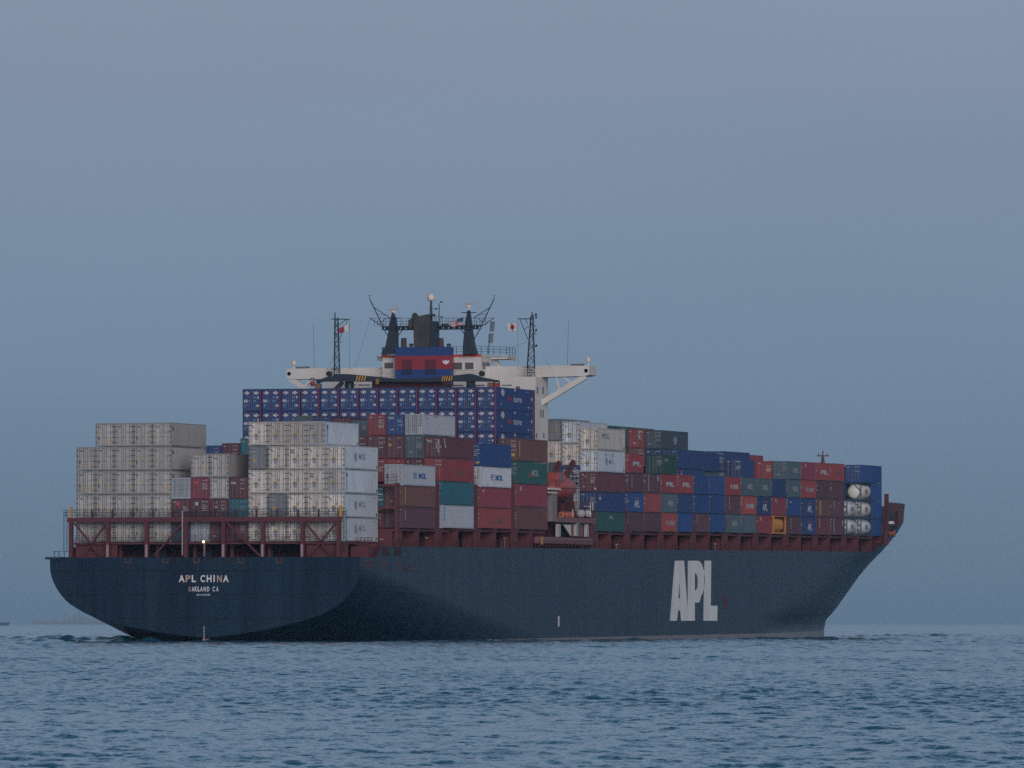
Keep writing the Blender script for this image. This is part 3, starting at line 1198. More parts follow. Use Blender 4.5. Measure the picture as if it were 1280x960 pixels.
for px0, px1, py0, py1 in ((565, 579, 481, 482.3), (594, 606, 481, 482.3), (627.5, 640, 481, 482.2), (645, 650, 483, 487), (430, 445, 480.6, 481.8), (448, 462, 480.6, 481.8)):
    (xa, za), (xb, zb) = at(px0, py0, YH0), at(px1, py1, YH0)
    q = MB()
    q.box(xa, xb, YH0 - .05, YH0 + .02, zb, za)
    q.build('vent_slot', mat('painted_slot_shade', (.10, .10, .11), .7, dirt=0), house)  # raised grey plate; the slot's shadow is painted into its colour
# rails on the bridge roof and the deck by the wheelhouse
def rail_line(name, pts, h, parent, m_, gap=1.2, w=.05, rows=3):
    q = MB()
    for p, r_ in zip(pts, pts[1:]):
        p, r_ = Vector(p), Vector(r_)
        n = max(1, int((r_ - p).length / gap))
        for k in range(n + 1):
            c = p.lerp(r_, k / n)
            q.beam(c, c + Vector((0, 0, h)), w)
        for k in range(1, rows + 1):
            dz = Vector((0, 0, h * k / rows))
            q.beam(p + dz, r_ + dz, w * .8)
    return q.build(name, m_, parent)

rail_line('roof_railing', [(-9, 92.5, 37.75), (-6.9, 84.5, 37.75), (6.9, 84.5, 37.75), (9.0, 88.7, 37.75), (9.0, 92.5, 37.75)], 1.05, wheel, NAVY_MAST, 1.1, .055)
rail_line('deck_railing', [(-14.5, 84.1, 34.72), (14.5, 84.1, 34.72)], 1.0, house, WHITE_PAINT, 1.2, .06)
# wing-end fittings
for s in (-1, 1):
    g = MB()
    g.tube((s * 20.6, 88, 36.1), (s * 20.6, 88, 36.75), .1)
    g.lathe([(0, .75), (.22, .72), (.34, .5), (.3, .2), (.12, 0)], (s * 20.6, 88, 36.55), 'z', 12)
    g.build('searchlight', DOME_WHITE, wing)
    g = MB()
    g.box(s * 19.2 - .8, s * 19.2 + .8, 87.2, 88.2, 36.22, 36.45)
    g.build('console_lid', mat('grey_lid', (.12, .12, .12), .6, dirt=0), wing)
    g = MB()
    g.lathe([(0, .06), (.26, .06), (.26, 0)], (s * 20.75, YW0 - .06, 35.5), 'y', 14)
    g.build('life_ring', mat('buff', (.42, .28, .16), .6, dirt=0), wing)
    g = MB()
    g.beam((s * 17.7, 88, 36.2), (s * 17.85, 88, 42.2), .032)
    g.build('whip_antenna', NAVY_MAST, wing)

# ------------------------------------------------------------------ engine casing, funnel and exhausts
g = MB()
xa, xb = at(465, 480, 79.5)[0], at(552, 480, 79.5)[0]
g.box(xa, xb, 79.5, 83.9, 11.5, 34.25)
g.box(-17.4, 17.4, 74.6, 92.8, 11.4, 16.2)
g.box(-14.2, 14.2, 74.6, 79.4, 16.2, 24)
g.box(-17.0, 17.0, 89.4, 92.8, 16.2, 20.6)
g.build('engine_casing', RED_DARK, ship)
YF = 82.7
g = MB()
xa, xb = at(494, 450, YF)[0], at(563, 450, YF)[0]
zf = [at(528, p, YF)[1] for p in (434, 444.8, 461.6, 475)]
g.box(xa, xb, YF, 84.0, zf[1], zf[0])
g.box(xa, xb, YF, 84.0, zf[3] - .6, zf[2])
funnel = g.build('funnel', FUNNEL_BLUE, ship)
g = MB()
g.box(xa - .01, xb + .01, YF - .01, 84.01, zf[2], zf[1])
g.build('red_band', FUNNEL_RED, funnel)
for p0, p1 in ((502, 515.4), (531, 544.8)):
    for q0, q1, m_ in ((449.4, 461.5, mat('dark_red_louvre', (.11, .012, .022), .6, dirt=0)), (461.7, 468.6, mat('dark_blue_louvre', (.008, .018, .07), .6, dirt=0))):
        (x0, z0), (x1, z1) = at(p0, q0, YF), at(p1, q1, YF)
        g = MB()
        g.box(x0, x1, YF - .03, YF + .02, z1, z0)
        n = max(2, int((z0 - z1) / .16))
        for k in range(n):
            zz = z1 + (z0 - z1) * (k + .5) / n
            g.box(x0 + .04, x1 - .04, YF - .055, YF - .03, zz - .03, zz + .03)
        g.build('louvre', m_, funnel)
x, z = at(557.3, 452.6, YF)
eag = [(-.48, .22), (-.2, .12), (-.12, .22), (0, .26), (.12, .22), (.2, .12), (.5, .24), (.46, -.02), (.34, -.06), (.3, -.2), (.12, -.2), (.06, -.3), (-.06, -.3), (-.12, -.2), (-.3, -.18), (-.34, -.04), (-.44, -.02)]
g = MB()
g.prism([(x + p * 1.0, z + q * 1.05) for p, q in eag], YF - .05, YF - .012)
g.build('emblem', LETTER, funnel)
(x0, z0), (x1, z1) = at(516.5, 434, 83.3), at(539.8, 393.5, 83.3)
g = MB()
prof = [(x0 + .25, z0), (x1 - .25, z0), (x1 - .1, z1 - .1), (x1 + .35, z1 - .25), (x1 + .25, z1 + .12), ((x0 + x1) / 2 + .4, z1 + .02), ((x0 + x1) / 2 - .6, z1 - .22), (x0 + .2, z1 + .3), (x0 - .1, z1 - .15), (x0 + .15, z1 - .5)]
g.prism(prof, 82.8, 83.9)
g.prism([(x0 + .1, z1 - .2), (x0 - .55, z1 - .75), (x0 - .6, z1 - 1.5), (x0 - .2, z1 - 1.9), (x0 + .25, z1 - .9)], 82.9, 83.7)
g.build('exhaust_uptake', SOOT, funnel)
g = MB()
(xa2, _), (xb2, _) = at(539, 420, 83.5), at(547, 420, 83.5)
g.box(xa2, xb2, 82.9, 84.2, z0 - .1, at(543, 402, 83.5)[1])
g.build('exhaust_casing', NAVY_MAST, funnel)
for px in (504.7, 551):
    (xc, zb), (_, zt) = at(px, 434, 83.3), at(px, 422.5, 83.3)
    g = MB()
    g.tube((xc, 83.3, zb - .1), (xc, 83.3, zt), .40, .36, 14)
    g.build('exhaust_pipe', RUST_PIPE, funnel)
for px in (514, 561):
    xc, zb = at(px, 434, 83.2)
    g = MB()
    g.lathe([(.25, 0), (.22, .25), (.34, .28), (.28, .45), (0, .52)], (xc, 83.2, zb), 'z', 12)
    g.build('vent_cowl', NAVY_MAST, funnel)

# ------------------------------------------------------------------ radar masts and the truss between them
YM = 84.2
P3 = lambda px, py, Y=YM: (at(px, py, Y)[0], Y, at(px, py, Y)[1])
def tower(rows, name):
    q = MB()
    for (pa, pb, py, d0), (pa2, pb2, py2, d1) in zip(rows, rows[1:]):
        (xa_, z_), (xb_, _) = at(pa, py, YM), at(pb, py, YM)
        (xc_, z2_), (xd_, _) = at(pa2, py2, YM), at(pb2, py2, YM)
        a_ = [(xa_, YM - d0, z_), (xb_, YM - d0, z_), (xb_, YM + d0, z_), (xa_, YM + d0, z_)]
        b_ = [(xc_, YM - d1, z2_), (xd_, YM - d1, z2_), (xd_, YM + d1, z2_), (xc_, YM + d1, z2_)]
        for k in range(4):
            n = (k + 1) % 4
            q.face(a_[k], a_[n], b_[n], b_[k])
        if py2 == rows[-1][2]:
            q.face(*b_)
    return q.build('radar_tower', NAVY_MAST, ship)

t1 = tower([(478.5, 496.5, 443, .85), (484, 496, 433, .8), (487.5, 496.3, 412, .55), (488.8, 494.5, 400, .4), (490.3, 492.6, 390.5, .2)], 'a')
t2 = tower([(580.8, 596, 443, .85), (580.9, 592.5, 433, .8), (582, 589.5, 412, .55), (583.3, 588.6, 400, .4), (584.6, 587.4, 388, .2)], 'b')
for tw, px, py, w in ((t1, 491.7, 388.3, 13.5), (t2, 586, 381.3, 11)):
    c = P3(px, py)
    g = MB()
    g.tube((c[0], YM, c[2] - .55), (c[0], YM, c[2] - .1), .16, .24)
    g.lathe([(0, -.3), (.3, -.25), (.3, 0), (0, .05)], c, 'z', 12)
    sc = g.build('scanner_pedestal', DOME_WHITE, tw)
    g = MB()
    hw = w / 2 / 9.4
    g.box(c[0] - hw, c[0] + hw, YM - .12, YM + .12, c[2] + .08, c[2] + .24)
    g.build('radar_scanner', mat('scanner_buff', (.42, .30, .25), .5, dirt=0), sc)
    g = MB()
    g.box(c[0] - .9, c[0] + .9, YM - .5, YM + .5, c[2] - 1.02, c[2] - .94)
    g.build('scanner_platform', NAVY_MAST, sc)
g = MB()
zt = at(540, 408.2, YM)[1]
zb = at(540, 411.6, YM)[1]
xl, xr = at(479.5, 410, YM)[0], at(600, 410, YM)[0]
for yy in (YM - .7, YM + .7):
    g.beam((xl, yy, zt), (xr, yy, zt), .12)
    g.beam((xl, yy, zb), (xr, yy, zb), .1)
    n = 18
    for k in range(n):
        x0_ = xl + (xr - xl) * k / n
        x1_ = xl + (xr - xl) * (k + .42) / n
        g.box(x0_, x1_, yy - .04, yy + .04, zb, zt)
g.box(xl, xr, YM - .7, YM + .7, zt + .05, zt + .12)
truss = g.build('mast_truss', NAVY_MAST, ship)
for sx in (0, 1):
    g = MB()
    a_ = (lambda p: p) if not sx else (lambda p: 1079.6 - p)
    for yy in (YM - .6, YM + .6):
        g.beam(P3(a_(462), 373.5, yy), P3(a_(479.5), 410, yy), .11)
        g.beam(P3(a_(467), 384, yy), P3(a_(488), 397.5, yy), .09)
        g.beam(P3(a_(479.5), 411, yy), P3(a_(487), 424, yy), .1)
        g.beam(P3(a_(496), 422, yy), P3(a_(503), 412, yy), .1)
        g.beam(P3(a_(462), 397.4, yy), P3(a_(479), 409, yy), .09)
        g.beam(P3(a_(471), 392, yy), P3(a_(484), 394.5, yy), .06)
        g.beam(P3(a_(476), 403, yy), P3(a_(482), 397.4, yy), .06)
    g.beam(P3(a_(462), 373.5), P3(a_(461.5), 369), .05)
    g.beam(P3(a_(460), 369.4), P3(a_(463.4), 369), .05)
    g.build('outrigger', NAVY_MAST, truss)
g = MB()
zr0 = zt + .1
for px in np.arange(470, 612, 7.1):
    c = P3(px, 400)
    for yy in (YM - .7, YM + .7):
        g.beam((c[0], yy, zr0), (c[0], yy, at(540, 397.4, YM)[1]), .045)
for yy in (YM - .7, YM + .7):
    for py in (397.4, 401.5, 405):
        e = 8 if py > 398 else 0
        g.beam(P3(462 + e, py, yy), P3(618 - e, py, yy), .045)
g.build('truss_railing', NAVY_MAST, truss)
# satellite dome on its post and the slim antenna post next to it
g = MB()
c = P3(539, 411)
c2 = P3(538.8, 375.5)
g.tube(c, P3(538.9, 398), .24, .2)
g.tube(P3(538.9, 398), c2, .2, .14)
for py in (386, 395):
    g.beam(P3(535.5, py), P3(550, py), .06)
g.beam(P3(548.8, 379), P3(548.8, 411), .09)
g.beam(P3(535.5, 392), P3(537.5, 402), .07)
post = g.build('antenna_post', NAVY_MAST, truss)
g = MB()
g.lathe([(0, .92), (.25, .88), (.42, .72), (.48, .45), (.5, .08), (.42, 0), (.1, -.06)], (c2[0], YM, c2[2]), 'z', 20)
g.build('satellite_dome', DOME_WHITE, post, smooth=True)
for px, py in ((551.5, 377.5), (552, 396.3), (545, 386)):
    c = P3(px, py)
    g = MB()
    g.lathe([(0, .15), (.12, .1), (.14, -.05), (0, -.15)], c, 'z', 10)
    g.build('signal_lamp', BLACK, post)
g = MB()
for px in (553.5, 556.5, 559):
    c = P3(px, 406)
    g.lathe([(0, .2), (.2, .15), (.22, -.1), (0, -.2)], c, 'z', 8)
g.build('platform_fitting', NAVY_MAST, truss)
# flat panel antennas on a pole
g = MB()
g.beam(P3(611, 443, 86), P3(611.5, 418, 86), .09)
pole = g.build('panel_pole', NAVY_MAST, ship)
for (a0, b0), (a1, b1) in (((612.2, 414), (618, 402)), ((610.5, 428.5), (616.5, 416.7))):
    q = MB()
    A_, B_ = P3(a0, b0, 86), P3(a1, b1, 86)
    for k in range(7):
        f_ = k / 6
        x_ = A_[0] + (B_[0] - A_[0] - .12) * f_
        q.beam((x_, 86, A_[2]), (x_ + .12, 86.1, B_[2]), .06)
    for k in range(8):
        z_ = A_[2] + (B_[2] - A_[2]) * k / 7
        q.beam((A_[0], 86.03, z_), (B_[0], 86.08, z_), .05)
    q.build('panel_antenna', mat('antenna_grey', (.14, .16, .18), .5, dirt=0), pole)

# ------------------------------------------------------------------ lattice signal masts with flag arms
YS = 85.2
def lattice(legs_base, legs_top, py0, py1, arms, name):
    q = MB()
    L0 = [P3(p, py0, YS + dy) for p in legs_base for dy in (-.4, .4)]
    L1 = [P3(p, py1, YS + dy * .5) for p in legs_top for dy in (-.4, .4)]
    for a_, b_ in zip(L0, L1):
        q.beam(a_, b_, .15)
    n = 11
    for k in range(n):
        f0, f1 = k / n, (k + 1) / n
        for i, j in ((0, 2), (1, 3), (0, 1), (2, 3)):
            A_ = Vector(L0[i]).lerp(Vector(L1[i]), f0)
            B_ = Vector(L0[j]).lerp(Vector(L1[j]), f1)
            C_ = Vector(L0[j]).lerp(Vector(L1[j]), f0)
            D_ = Vector(L0[i]).lerp(Vector(L1[i]), f1)
            q.beam(A_, B_, .07)
            q.beam(C_, D_, .07) if k % 2 else None
            q.beam(A_, C_, .06)
    for (a0, b0, a1, b1, w_) in arms:
        q.beam(P3(a0, b0, YS), P3(a1, b1, YS), w_)
    return q.build('signal_mast', NAVY_MAST, ship)

m1 = lattice((417.8, 424.6), (418.6, 422.2), 469.5, 397, [(418.7, 397, 418.5, 390.5, .12), (414, 398.6, 437, 399.2, .12), (423, 407, 433, 398.6, .08), (424, 424.5, 434.5, 399, .06), (417, 427.6, 427.5, 427.6, .08), (417, 408, 423, 408, .08), (417, 417.5, 423, 417.5, .08)], 'a')
m2 = lattice((658.2, 668.6), (663.6, 666.2), 472.5, 395, [(665.2, 396, 665.0, 390, .12), (647.2, 398.4, 668, 398.6, .12), (650, 399, 660, 424.5, .08), (655, 412, 661, 407.5, .06), (656, 399, 660, 405, .06), (666, 394, 671, 394, .1), (666, 407.5, 670.5, 407.5, .1), (666, 414, 670.6, 413.5, .12), (666, 417, 670.5, 417, .1), (666, 434, 671, 431.5, .12)], 'b')
for px, py in ((670, 392.8), (670.2, 396.5), (670.3, 412.5), (670.6, 432)):
    c = P3(px, py, YS)
    g = MB()
    g.lathe([(0, .16), (.13, .12), (.13, -.12), (0, -.16)], c, 'z', 8)
    g.build('signal_lamp', BLACK, m2)
for m_, px in ((m1, 436.7), (m2, 647.3)):
    g = MB()
    g.beam(P3(px, 399.2, YS), P3(px + .2, 462, YS), .025)
    g.build('halyard', NAVY_MAST, m_)
g = MB()
for a_, b_ in (((462.5, 398), (444, 460)), ((420, 440), (408, 463)), ((660, 427), (628, 438)), ((678.5, 446), (690, 461))):
    g.beam(P3(*a_, YM), P3(*b_, YM), .022)
g.build('stay_wire', NAVY_MAST, ship)

def flag(name, pxs, pys_top, pys_bot, Y, painter, label, nx=24, ny=14):
    """cloth flag: hoist at the high-x end, rippled in depth; painter(u from hoist 0..1, v from top 0..1) -> slot"""
    P = []
    for j in range(ny + 1):
        for i in range(nx + 1):
            u, v = i / nx, j / ny
            px = pxs[0] + (pxs[1] - pxs[0]) * u
            py = (pys_top[0] + (pys_top[1] - pys_top[0]) * u) * (1 - v) + (pys_bot[0] + (pys_bot[1] - pys_bot[0]) * u) * v
            py += .35 * math.sin(u * 9 + 1) * u
            x_, z_ = at(px, py, Y)
            P.append((x_, Y + .14 * math.sin(u * 11 + v * 1.2) * min(1, u * 3), z_))
    q = MB()
    q.v = P
    for j in range(ny):
        for i in range(nx):
            a_ = j * (nx + 1) + i
            q.f.append((a_, a_ + 1, a_ + nx + 2, a_ + nx + 1))
            q.m.append(painter((i + .5) / nx, (j + .5) / ny))
    ms = [mat('flag_white', (.48, .46, .46), .8, dirt=0), mat('flag_red', (.34, .02, .035), .8, dirt=0), mat('flag_blue', (.03, .045, .12), .8, dirt=0)]
    o = q.build(name, ms, None, smooth=True)
    md = o.modifiers.new('cloth thickness', 'SOLIDIFY')
    md.thickness = 0.012
    tag(o, label, 'flag', 'flags flying on the ship')
    return o

flag('flag', (436.5, 422.3), (403.5, 410.5), (414.2, 416.8), YS + .1, lambda u, v: 0 if u < .52 + .05 * abs((v * 5) % 1 - .5) else 1, 'flag half pale and half dark red on the port lattice mast')
flag('flag', (647, 633.8), (404, 403.6), (414.4, 413.2), YS + .1, lambda u, v: 1 if ((u - .5) / .235) ** 2 + ((v - .5) / .32) ** 2 < 1 else 0, 'white flag with a red disc hanging from the starboard lattice mast', 40, 26)
flag('flag', (579, 563.3), (396.2, 402.5), (406.2, 408.8), YM - .9, lambda u, v: 2 if (u < .42 and v < .54) else (1 if int(v * 13) % 2 == 0 else 0), 'striped red and white flag with a blue canton by the radar towers', 30, 39)

# ------------------------------------------------------------------ provision cranes
YC_ = 78.2
def crane(poly, hatches, wheel_c, strut, block, ball, ball_c):
    q = MB()
    q.prism([at(px, py, YC_) for px, py in poly], YC_ - .55, YC_ + .55)
    (sx, sz), (ex, ez) = at(*strut[0], YC_), at(*strut[1], YC_)
    q.beam((sx, YC_, sz), (ex, YC_, ez), .55, .5)
    o = q.build('provision_crane', NAVY_MAST, ship)
    for h0, h1, t0, b0 in hatches:
        (xa_, za_), (xb_, zb_) = at(h0, t0, YC_), at(h1, b0, YC_)
        q = MB()
        q.box(xa_, xb_, YC_ - .57, YC_ - .552, zb_, za_)
        hp = q.build('warning_panel', BLACK, o)
        q = MB()
        n = max(3, int((xb_ - xa_) / .3))
        w_ = (xb_ - xa_) / n
        hh = za_ - zb_
        for k in range(n):
            x_ = xa_ + k * w_
            sl_ = min(w_ * .5, .2)
            q.prism([(x_, zb_ + .02), (x_ + w_ * .5, zb_ + .02), (min(x_ + w_ * .5 + sl_, xb_), za_ - .02), (x_ + sl_, za_ - .02)], YC_ - .585, YC_ - .573)
        q.build('warning_stripe', YELLOW, hp)
    wx, wz = at(*wheel_c, YC_)
    q = MB()
    q.lathe([(0, -.25), (.36, -.25), (.36, .25), (0, .25)], (wx, YC_, wz), 'y', 18)
    q.build('sheave', BLACK, o)
    (xa_, za_), (xb_, zb_) = at(block[0], block[1], YC_), at(block[2], block[3], YC_)
    q = MB()
    q.box(xa_, xb_, YC_ - .3, YC_ + .3, zb_, za_)
    q.build('hook_block', mat('rusty_brown', (.20, .09, .05), .7, dirt=.3), o)
    bx, bz = at(*ball_c, YC_)
    q = MB()
    if ball:
        q.lathe([(0, -.36), (.22, -.3), (.34, -.1), (.34, .1), (.22, .3), (0, .36)], (bx, YC_, bz), 'z', 16)
    else:
        q.box(bx - .3, bx + .3, YC_ - .3, YC_ + .3, bz - .45, bz + .4)
    q.build('hook_ball', mat('hook_red', (.30, .02, .03), .5, dirt=0), o)
    q = MB()
    for k in range(10):
        a0, a1 = R(-30 + k * 22), R(-30 + (k + 1) * 22)
        hx, hz = at(ball_c[0], ball_c[1] - 4.2, YC_)
        q.beam((hx + .32 * math.cos(a0), YC_, hz + .3 * math.sin(a0)), (hx + .32 * math.cos(a1), YC_, hz + .3 * math.sin(a1)), .12)
    q.build('hook_ring', NAVY_MAST, o)

crane([(396.5, 474.8), (404, 473.6), (410, 471.2), (417, 470.2), (421, 467.6), (436, 467.6), (447, 468.6), (462, 470), (495, 473.2), (524, 473.4), (524, 477.8), (495, 477.4), (462, 477), (440, 477), (418, 477), (402, 477.2), (397, 479.5)],
      [(446.2, 459.6, 469.4, 476.4), (471.2, 475.6, 473.6, 480.4)], (411.3, 467.2), ((428, 477.6), (419, 487.5)), (394, 479.8, 401.4, 486), True, (390.5, 479.6))
crane([(524.3, 473.6), (552, 471.2), (566, 469.6), (588, 467.3), (594, 468.6), (602, 471.6), (612, 473.4), (622.5, 475.5), (623, 478), (612, 477.2), (590, 476.8), (552, 477.2), (524.3, 477.8)],
      [(553.5, 567.5, 469.9, 476.5)], (602.3, 467.0), ((585, 476.4), (596, 488)), (610, 478.2, 617, 486), False, (621.5, 482.5))
for px in (436, 588):
    g = MB()
    xc, _ = at(px, 476, YC_ + 1.0)
    g.tube((xc, YC_ + 1.2, 12), (xc, YC_ + 1.2, 34.9), .7, .6, 14)
    g.build('crane_post', NAVY_MAST, ship)

# ------------------------------------------------------------------ lifeboat station, starboard side
def side_pt(px, py, X):
    u, v = (px - 640) / FPX, (779.5 - py) / FPX
    dx, dy = u * CS + SN, -u * SN + CS
    t_ = (X - CAM[0]) / dx
    return CAM[1] + dy * t_, CAM[2] + v * t_

def side_box(q, px0, py0, px1, py1, X0, X1):
    (ya, za), (yb, zb) = side_pt(px0, py0, X1), side_pt(px1, py1, X1)
    q.box(X0, X1, ya, yb, zb, za)

g = MB()
side_box(g, 697.5, 646.5, 744.5, 654.6, 18.2, 19.9)
side_box(g, 713.8, 654.8, 729, 671, 19.2, 19.4)
side_box(g, 676.5, 670.8, 741, 681.2, 19.0, 20.0)
side_box(g, 742, 640, 747, 684, 18.6, 19.6)
station = g.build('lifeboat_station', PINK_STEEL, ship)
for a_, b_, t_, bt in ((698, 701, 655, 671), (720, 722.6, 655, 670), (733.6, 736.2, 655, 671)):
    g = MB()
    side_box(g, a_, t_, b_, bt, 19.3, 19.7)
    g.build('white_stanchion', mat('dull_cream_paint', (.38, .34, .31), .6, dirt=.4), station)
g = MB()
(y0, z0), (y1, z1) = side_pt(704, 655.5, 19.5), side_pt(713.6, 670, 19.5)
i0 = len(g.v)
g.face((19.5, y0, z0), (19.5, y1, z0), (19.5, y1, z1))
g.face((19.35, y0, z0), (19.35, y1, z0), (19.35, y1, z1))
g.build('white_gusset', WHITE_PAINT, station)
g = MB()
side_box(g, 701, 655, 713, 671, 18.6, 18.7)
g.build('recess_shade', HOLE_SHADE, station)  # thin near-black sheet painted as the shade between the stanchions
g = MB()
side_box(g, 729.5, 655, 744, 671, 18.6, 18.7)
g.build('recess_shade', HOLE_SHADE, station)  # second sheet of painted shade
g = MB()
side_box(g, 676.2, 671.4, 679, 680.6, 20.0, 20.05)
g.build('yellow_end_panel', YELLOW, station)
g = MB()
(ya, za), (yb, zb) = side_pt(744, 634, 19.6), side_pt(736, 634, 19.6)
for px in (716, 738, 741):
    y_, z_ = side_pt(px, 646.4, 19.7)
    g.beam((19.7, y_, z_), (19.7, y_, z_ + (1.9 if px > 730 else 1.0)), .09)
y_, z_ = side_pt(735, 633.4, 19.7)
g.beam((19.7, y_, z_), (19.7, y_ + 2.0, z_), .1)
g.build('handrail', DOME_WHITE, station)
g = MB()
side_box(g, 686.8, 609.6, 708.5, 613, 18.6, 20.1)
side_box(g, 687, 615, 697, 617, 18.6, 20.0)
plat = g.build('embarkation_platform', DOME_WHITE, station)
g = MB()
side_box(g, 690.5, 613, 696.5, 652, 18.9, 19.9)
g.build('platform_column', mat('stained_white', (.20, .16, .155), .6, dirt=.5, dirt_rgb=(.2, .12, .10)), plat)
g = MB()
y0, z0 = side_pt(687, 609.5, 20.1)
y1, _ = side_pt(708, 609.5, 20.1)
for k in range(7):
    y_ = y0 + (y1 - y0) * k / 6
    g.beam((20.05, y_, z0), (20.05, y_, z0 + 1.1), .05)
for dz in (.4, .75, 1.1):
    g.beam((20.05, y0, z0 + dz), (20.05, y1, z0 + dz), .045)
g.build('platform_railing', PINK_STEEL, plat)
for a_, b_ in (((687.5, 607), (699, 578.5)), ((704, 602), (717, 577.5))):
    g = MB()
    (ya, za), (yb, zb) = side_pt(*a_, 17.8), side_pt(*b_, 17.8)
    g.beam((17.8, ya, za), (17.8, yb, zb), .55, .6)
    g.beam((17.8, ya, za), (17.8, ya, 12.2), .5, .5)
    g.build('davit', RED_STEEL, station)
g = MB()
for px in (702, 716):
    ya, za = side_pt(px, 628, 18.6)
    g.beam((18.6, ya, za), (18.6, ya + .8, za - 2.4), .35)
g.build('davit_strut', RED_STEEL, station)
for px in (727, 736):
    y_, z_ = side_pt(px, 641.5, 19.3)
    g = MB()
    g.lathe([(0, -.75), (.4, -.68), (.5, -.5), (.5, -.06), (.54, -.06), (.54, .06), (.5, .06), (.5, .5), (.4, .68), (0, .75)], (19.2, y_, z_ - .05), 'y', 18)
    o = g.build('life_raft_canister', mat('dull_cream_paint', (.38, .34, .31), .6, dirt=.4), None, smooth=True)
    tag(o, 'white barrel shaped life raft canister, %s of two on the lifeboat station' % ('aft one' if px < 730 else 'forward one'), 'life raft', 'life rafts on the boat station')
g = MB()
for px in (703, 708, 713):
    y_, z_ = side_pt(px, 643.6, 19.2)
    g.lathe([(.1, -.5), (.42, -.45), (.42, .45), (.1, .5)], (19.2, y_, z_), 'y', 14)
g.build('orange_reel', mat('faded_orange', (.40, .10, .05), .6, dirt=.4), station)

# the enclosed lifeboat hanging at the davits
lbt = empty('lifeboat', (18.9, 81.5, 18.6), 'enclosed orange lifeboat hung high at davits amidships', 'lifeboat')
Lx, Ly, Lz = 18.9, 81.5, 18.6
q = MB()
n = 20
prof = [(-5.0, .25, 1.3), (-4.8, .75, 1.3), (-4.2, 1.15, 1.35), (-2.5, 1.45, 1.4), (0, 1.5, 1.4), (2.2, 1.4, 1.42), (3.8, 1.05, 1.5), (4.7, .6, 1.6), (5.2, .2, 1.7)]
for h, r, zc in prof:
    for k in range(n):
        a_ = 2 * math.pi * k / n
        q.v.append((r * .95 * math.cos(a_), h, zc + r * .98 * math.sin(a_)))
for j in range(len(prof) - 1):
    for k in range(n):
        m_ = (k + 1) % n
        q.f.append((j * n + k, j * n + m_, (j + 1) * n + m_, (j + 1) * n + k))
        q.m.append(0)
q.f.append(tuple(range(n)))
q.f.append(tuple((len(prof) - 1) * n + k for k in range(n)))
q.m += [0, 0]
q.build('hull', ORANGE, lbt, smooth=True)
q = MB()
out = [(-4.4, 1.6), (-4.7, 2.4), (-4.3, 3.15), (-3.7, 3.4), (-1.6, 3.4), (-.7, 3.1), (.2, 2.3), (.4, 1.6)]
i0 = len(q.v)
for x_ in (-1.0, 1.0):
    for y_, z_ in out:
        q.v.append((x_ * (1.0 if z_ < 2.5 else .8), y_, z_))
no = len(out)
for k in range(no):
    m_ = (k + 1) % no
    q.f.append((k, m_, no + m_, no + k))
    q.m.append(0)
q.f += [tuple(range(no)), tuple(range(no, 2 * no))]
q.m += [0, 0]
q.build('cabin', ORANGE, lbt)
q = MB()
q.box(.88, .99, -3.2, -2.3, 1.55, 3.2)
q.build('door', mat('lifeboat_door', (.13, .13, .14), .5, dirt=.2), lbt)
q = MB()
q.box(-.12, .12, -3.6, 4.0, -.2, .1)
q.build('keel', RED_STEEL, lbt)
q = MB()
for k in range(n):
    pass
q.box(-1.5, 1.5, -4.0, 4.0, 1.32, 1.44)
q.build('rubbing_strake', mat('strake_dark_red', (.22, .04, .03), .5, dirt=0), lbt)
q = MB()
q.beam((0, -3.0, 3.3), (0, -3.0, 4.4), .12)
q.beam((0, 2.6, 2.8), (0, 2.6, 4.2), .12)
q.build('fall_hook', RED_STEEL, lbt)

# ------------------------------------------------------------------ bow bulwark, breakwater, foremast
ZBW = 20.35
q = MB()
ysb = [236.0, 236.8, 238.2, 240, 242, 243.5, 245.5, 248, 251, 254.5, 257, 260, 263, 266, 269, 272, 274.5, 277, 279.5, 281.5, 283, 284.5]
zfr = [0, .1, .25, .5, .68, .85, 1.0]
grid = []
for y in ysb:
    row = []
    for f_ in zfr:
        zs = sheer(y)
        z = zs + (ZBW - zs) * f_
        row.append((half(min(y, stem(z) - .001), z), min(y, stem(z)), z))
    grid.append(row)
for s in (1, -1):
    for inner in (0, .22):
        for i in range(len(ysb) - 1):
            for j in range(len(zfr) - 1):
                if 236.5 <= ysb[i] < 242.5 and 1 <= j <= 3 and s > 0:
                    continue
                c = [grid[i][j], grid[i + 1][j], grid[i + 1][j + 1], grid[i][j + 1]]
                q.face(*[(s * max(x - inner, 0), y - inner * .6, z) for x, y, z in c])
    for i in range(len(ysb) - 1):
        a_, b_ = grid[i][-1], grid[i + 1][-1]
        q.face((s * a_[0], a_[1], a_[2]), (s * b_[0], b_[1], b_[2]), (s * max(b_[0] - .22, 0), b_[1] - .13, b_[2]), (s * max(a_[0] - .22, 0), a_[1] - .13, a_[2]))
bow = q.build('bow_bulwark', RED_STEEL, ship)
q = MB()
for s in (1, -1):
    for y in (238.2, 243.8, 250, 258):
        zs = sheer(y)
        x0_ = half(y, zs + .2)
        x1_ = half(y, ZBW - .3)
        q.beam((s * (x0_ - .2), y, zs), (s * (x1_ - .2), y, ZBW - .2), .22)
q.build('bulwark_stay', RED_DARK, bow)
x, z = 19.75, 21.6
q = MB()
q.box(x - .2, x + .2, 236.1, 237.2, 14.0, z)
q.box(-x - .2, -x + .2, 236.1, 237.2, 14.0, z)
q.box(-19.5, 19.5, 236.4, 236.7, 13.9, 17.0)
q.build('breakwater', RED_STEEL, ship)
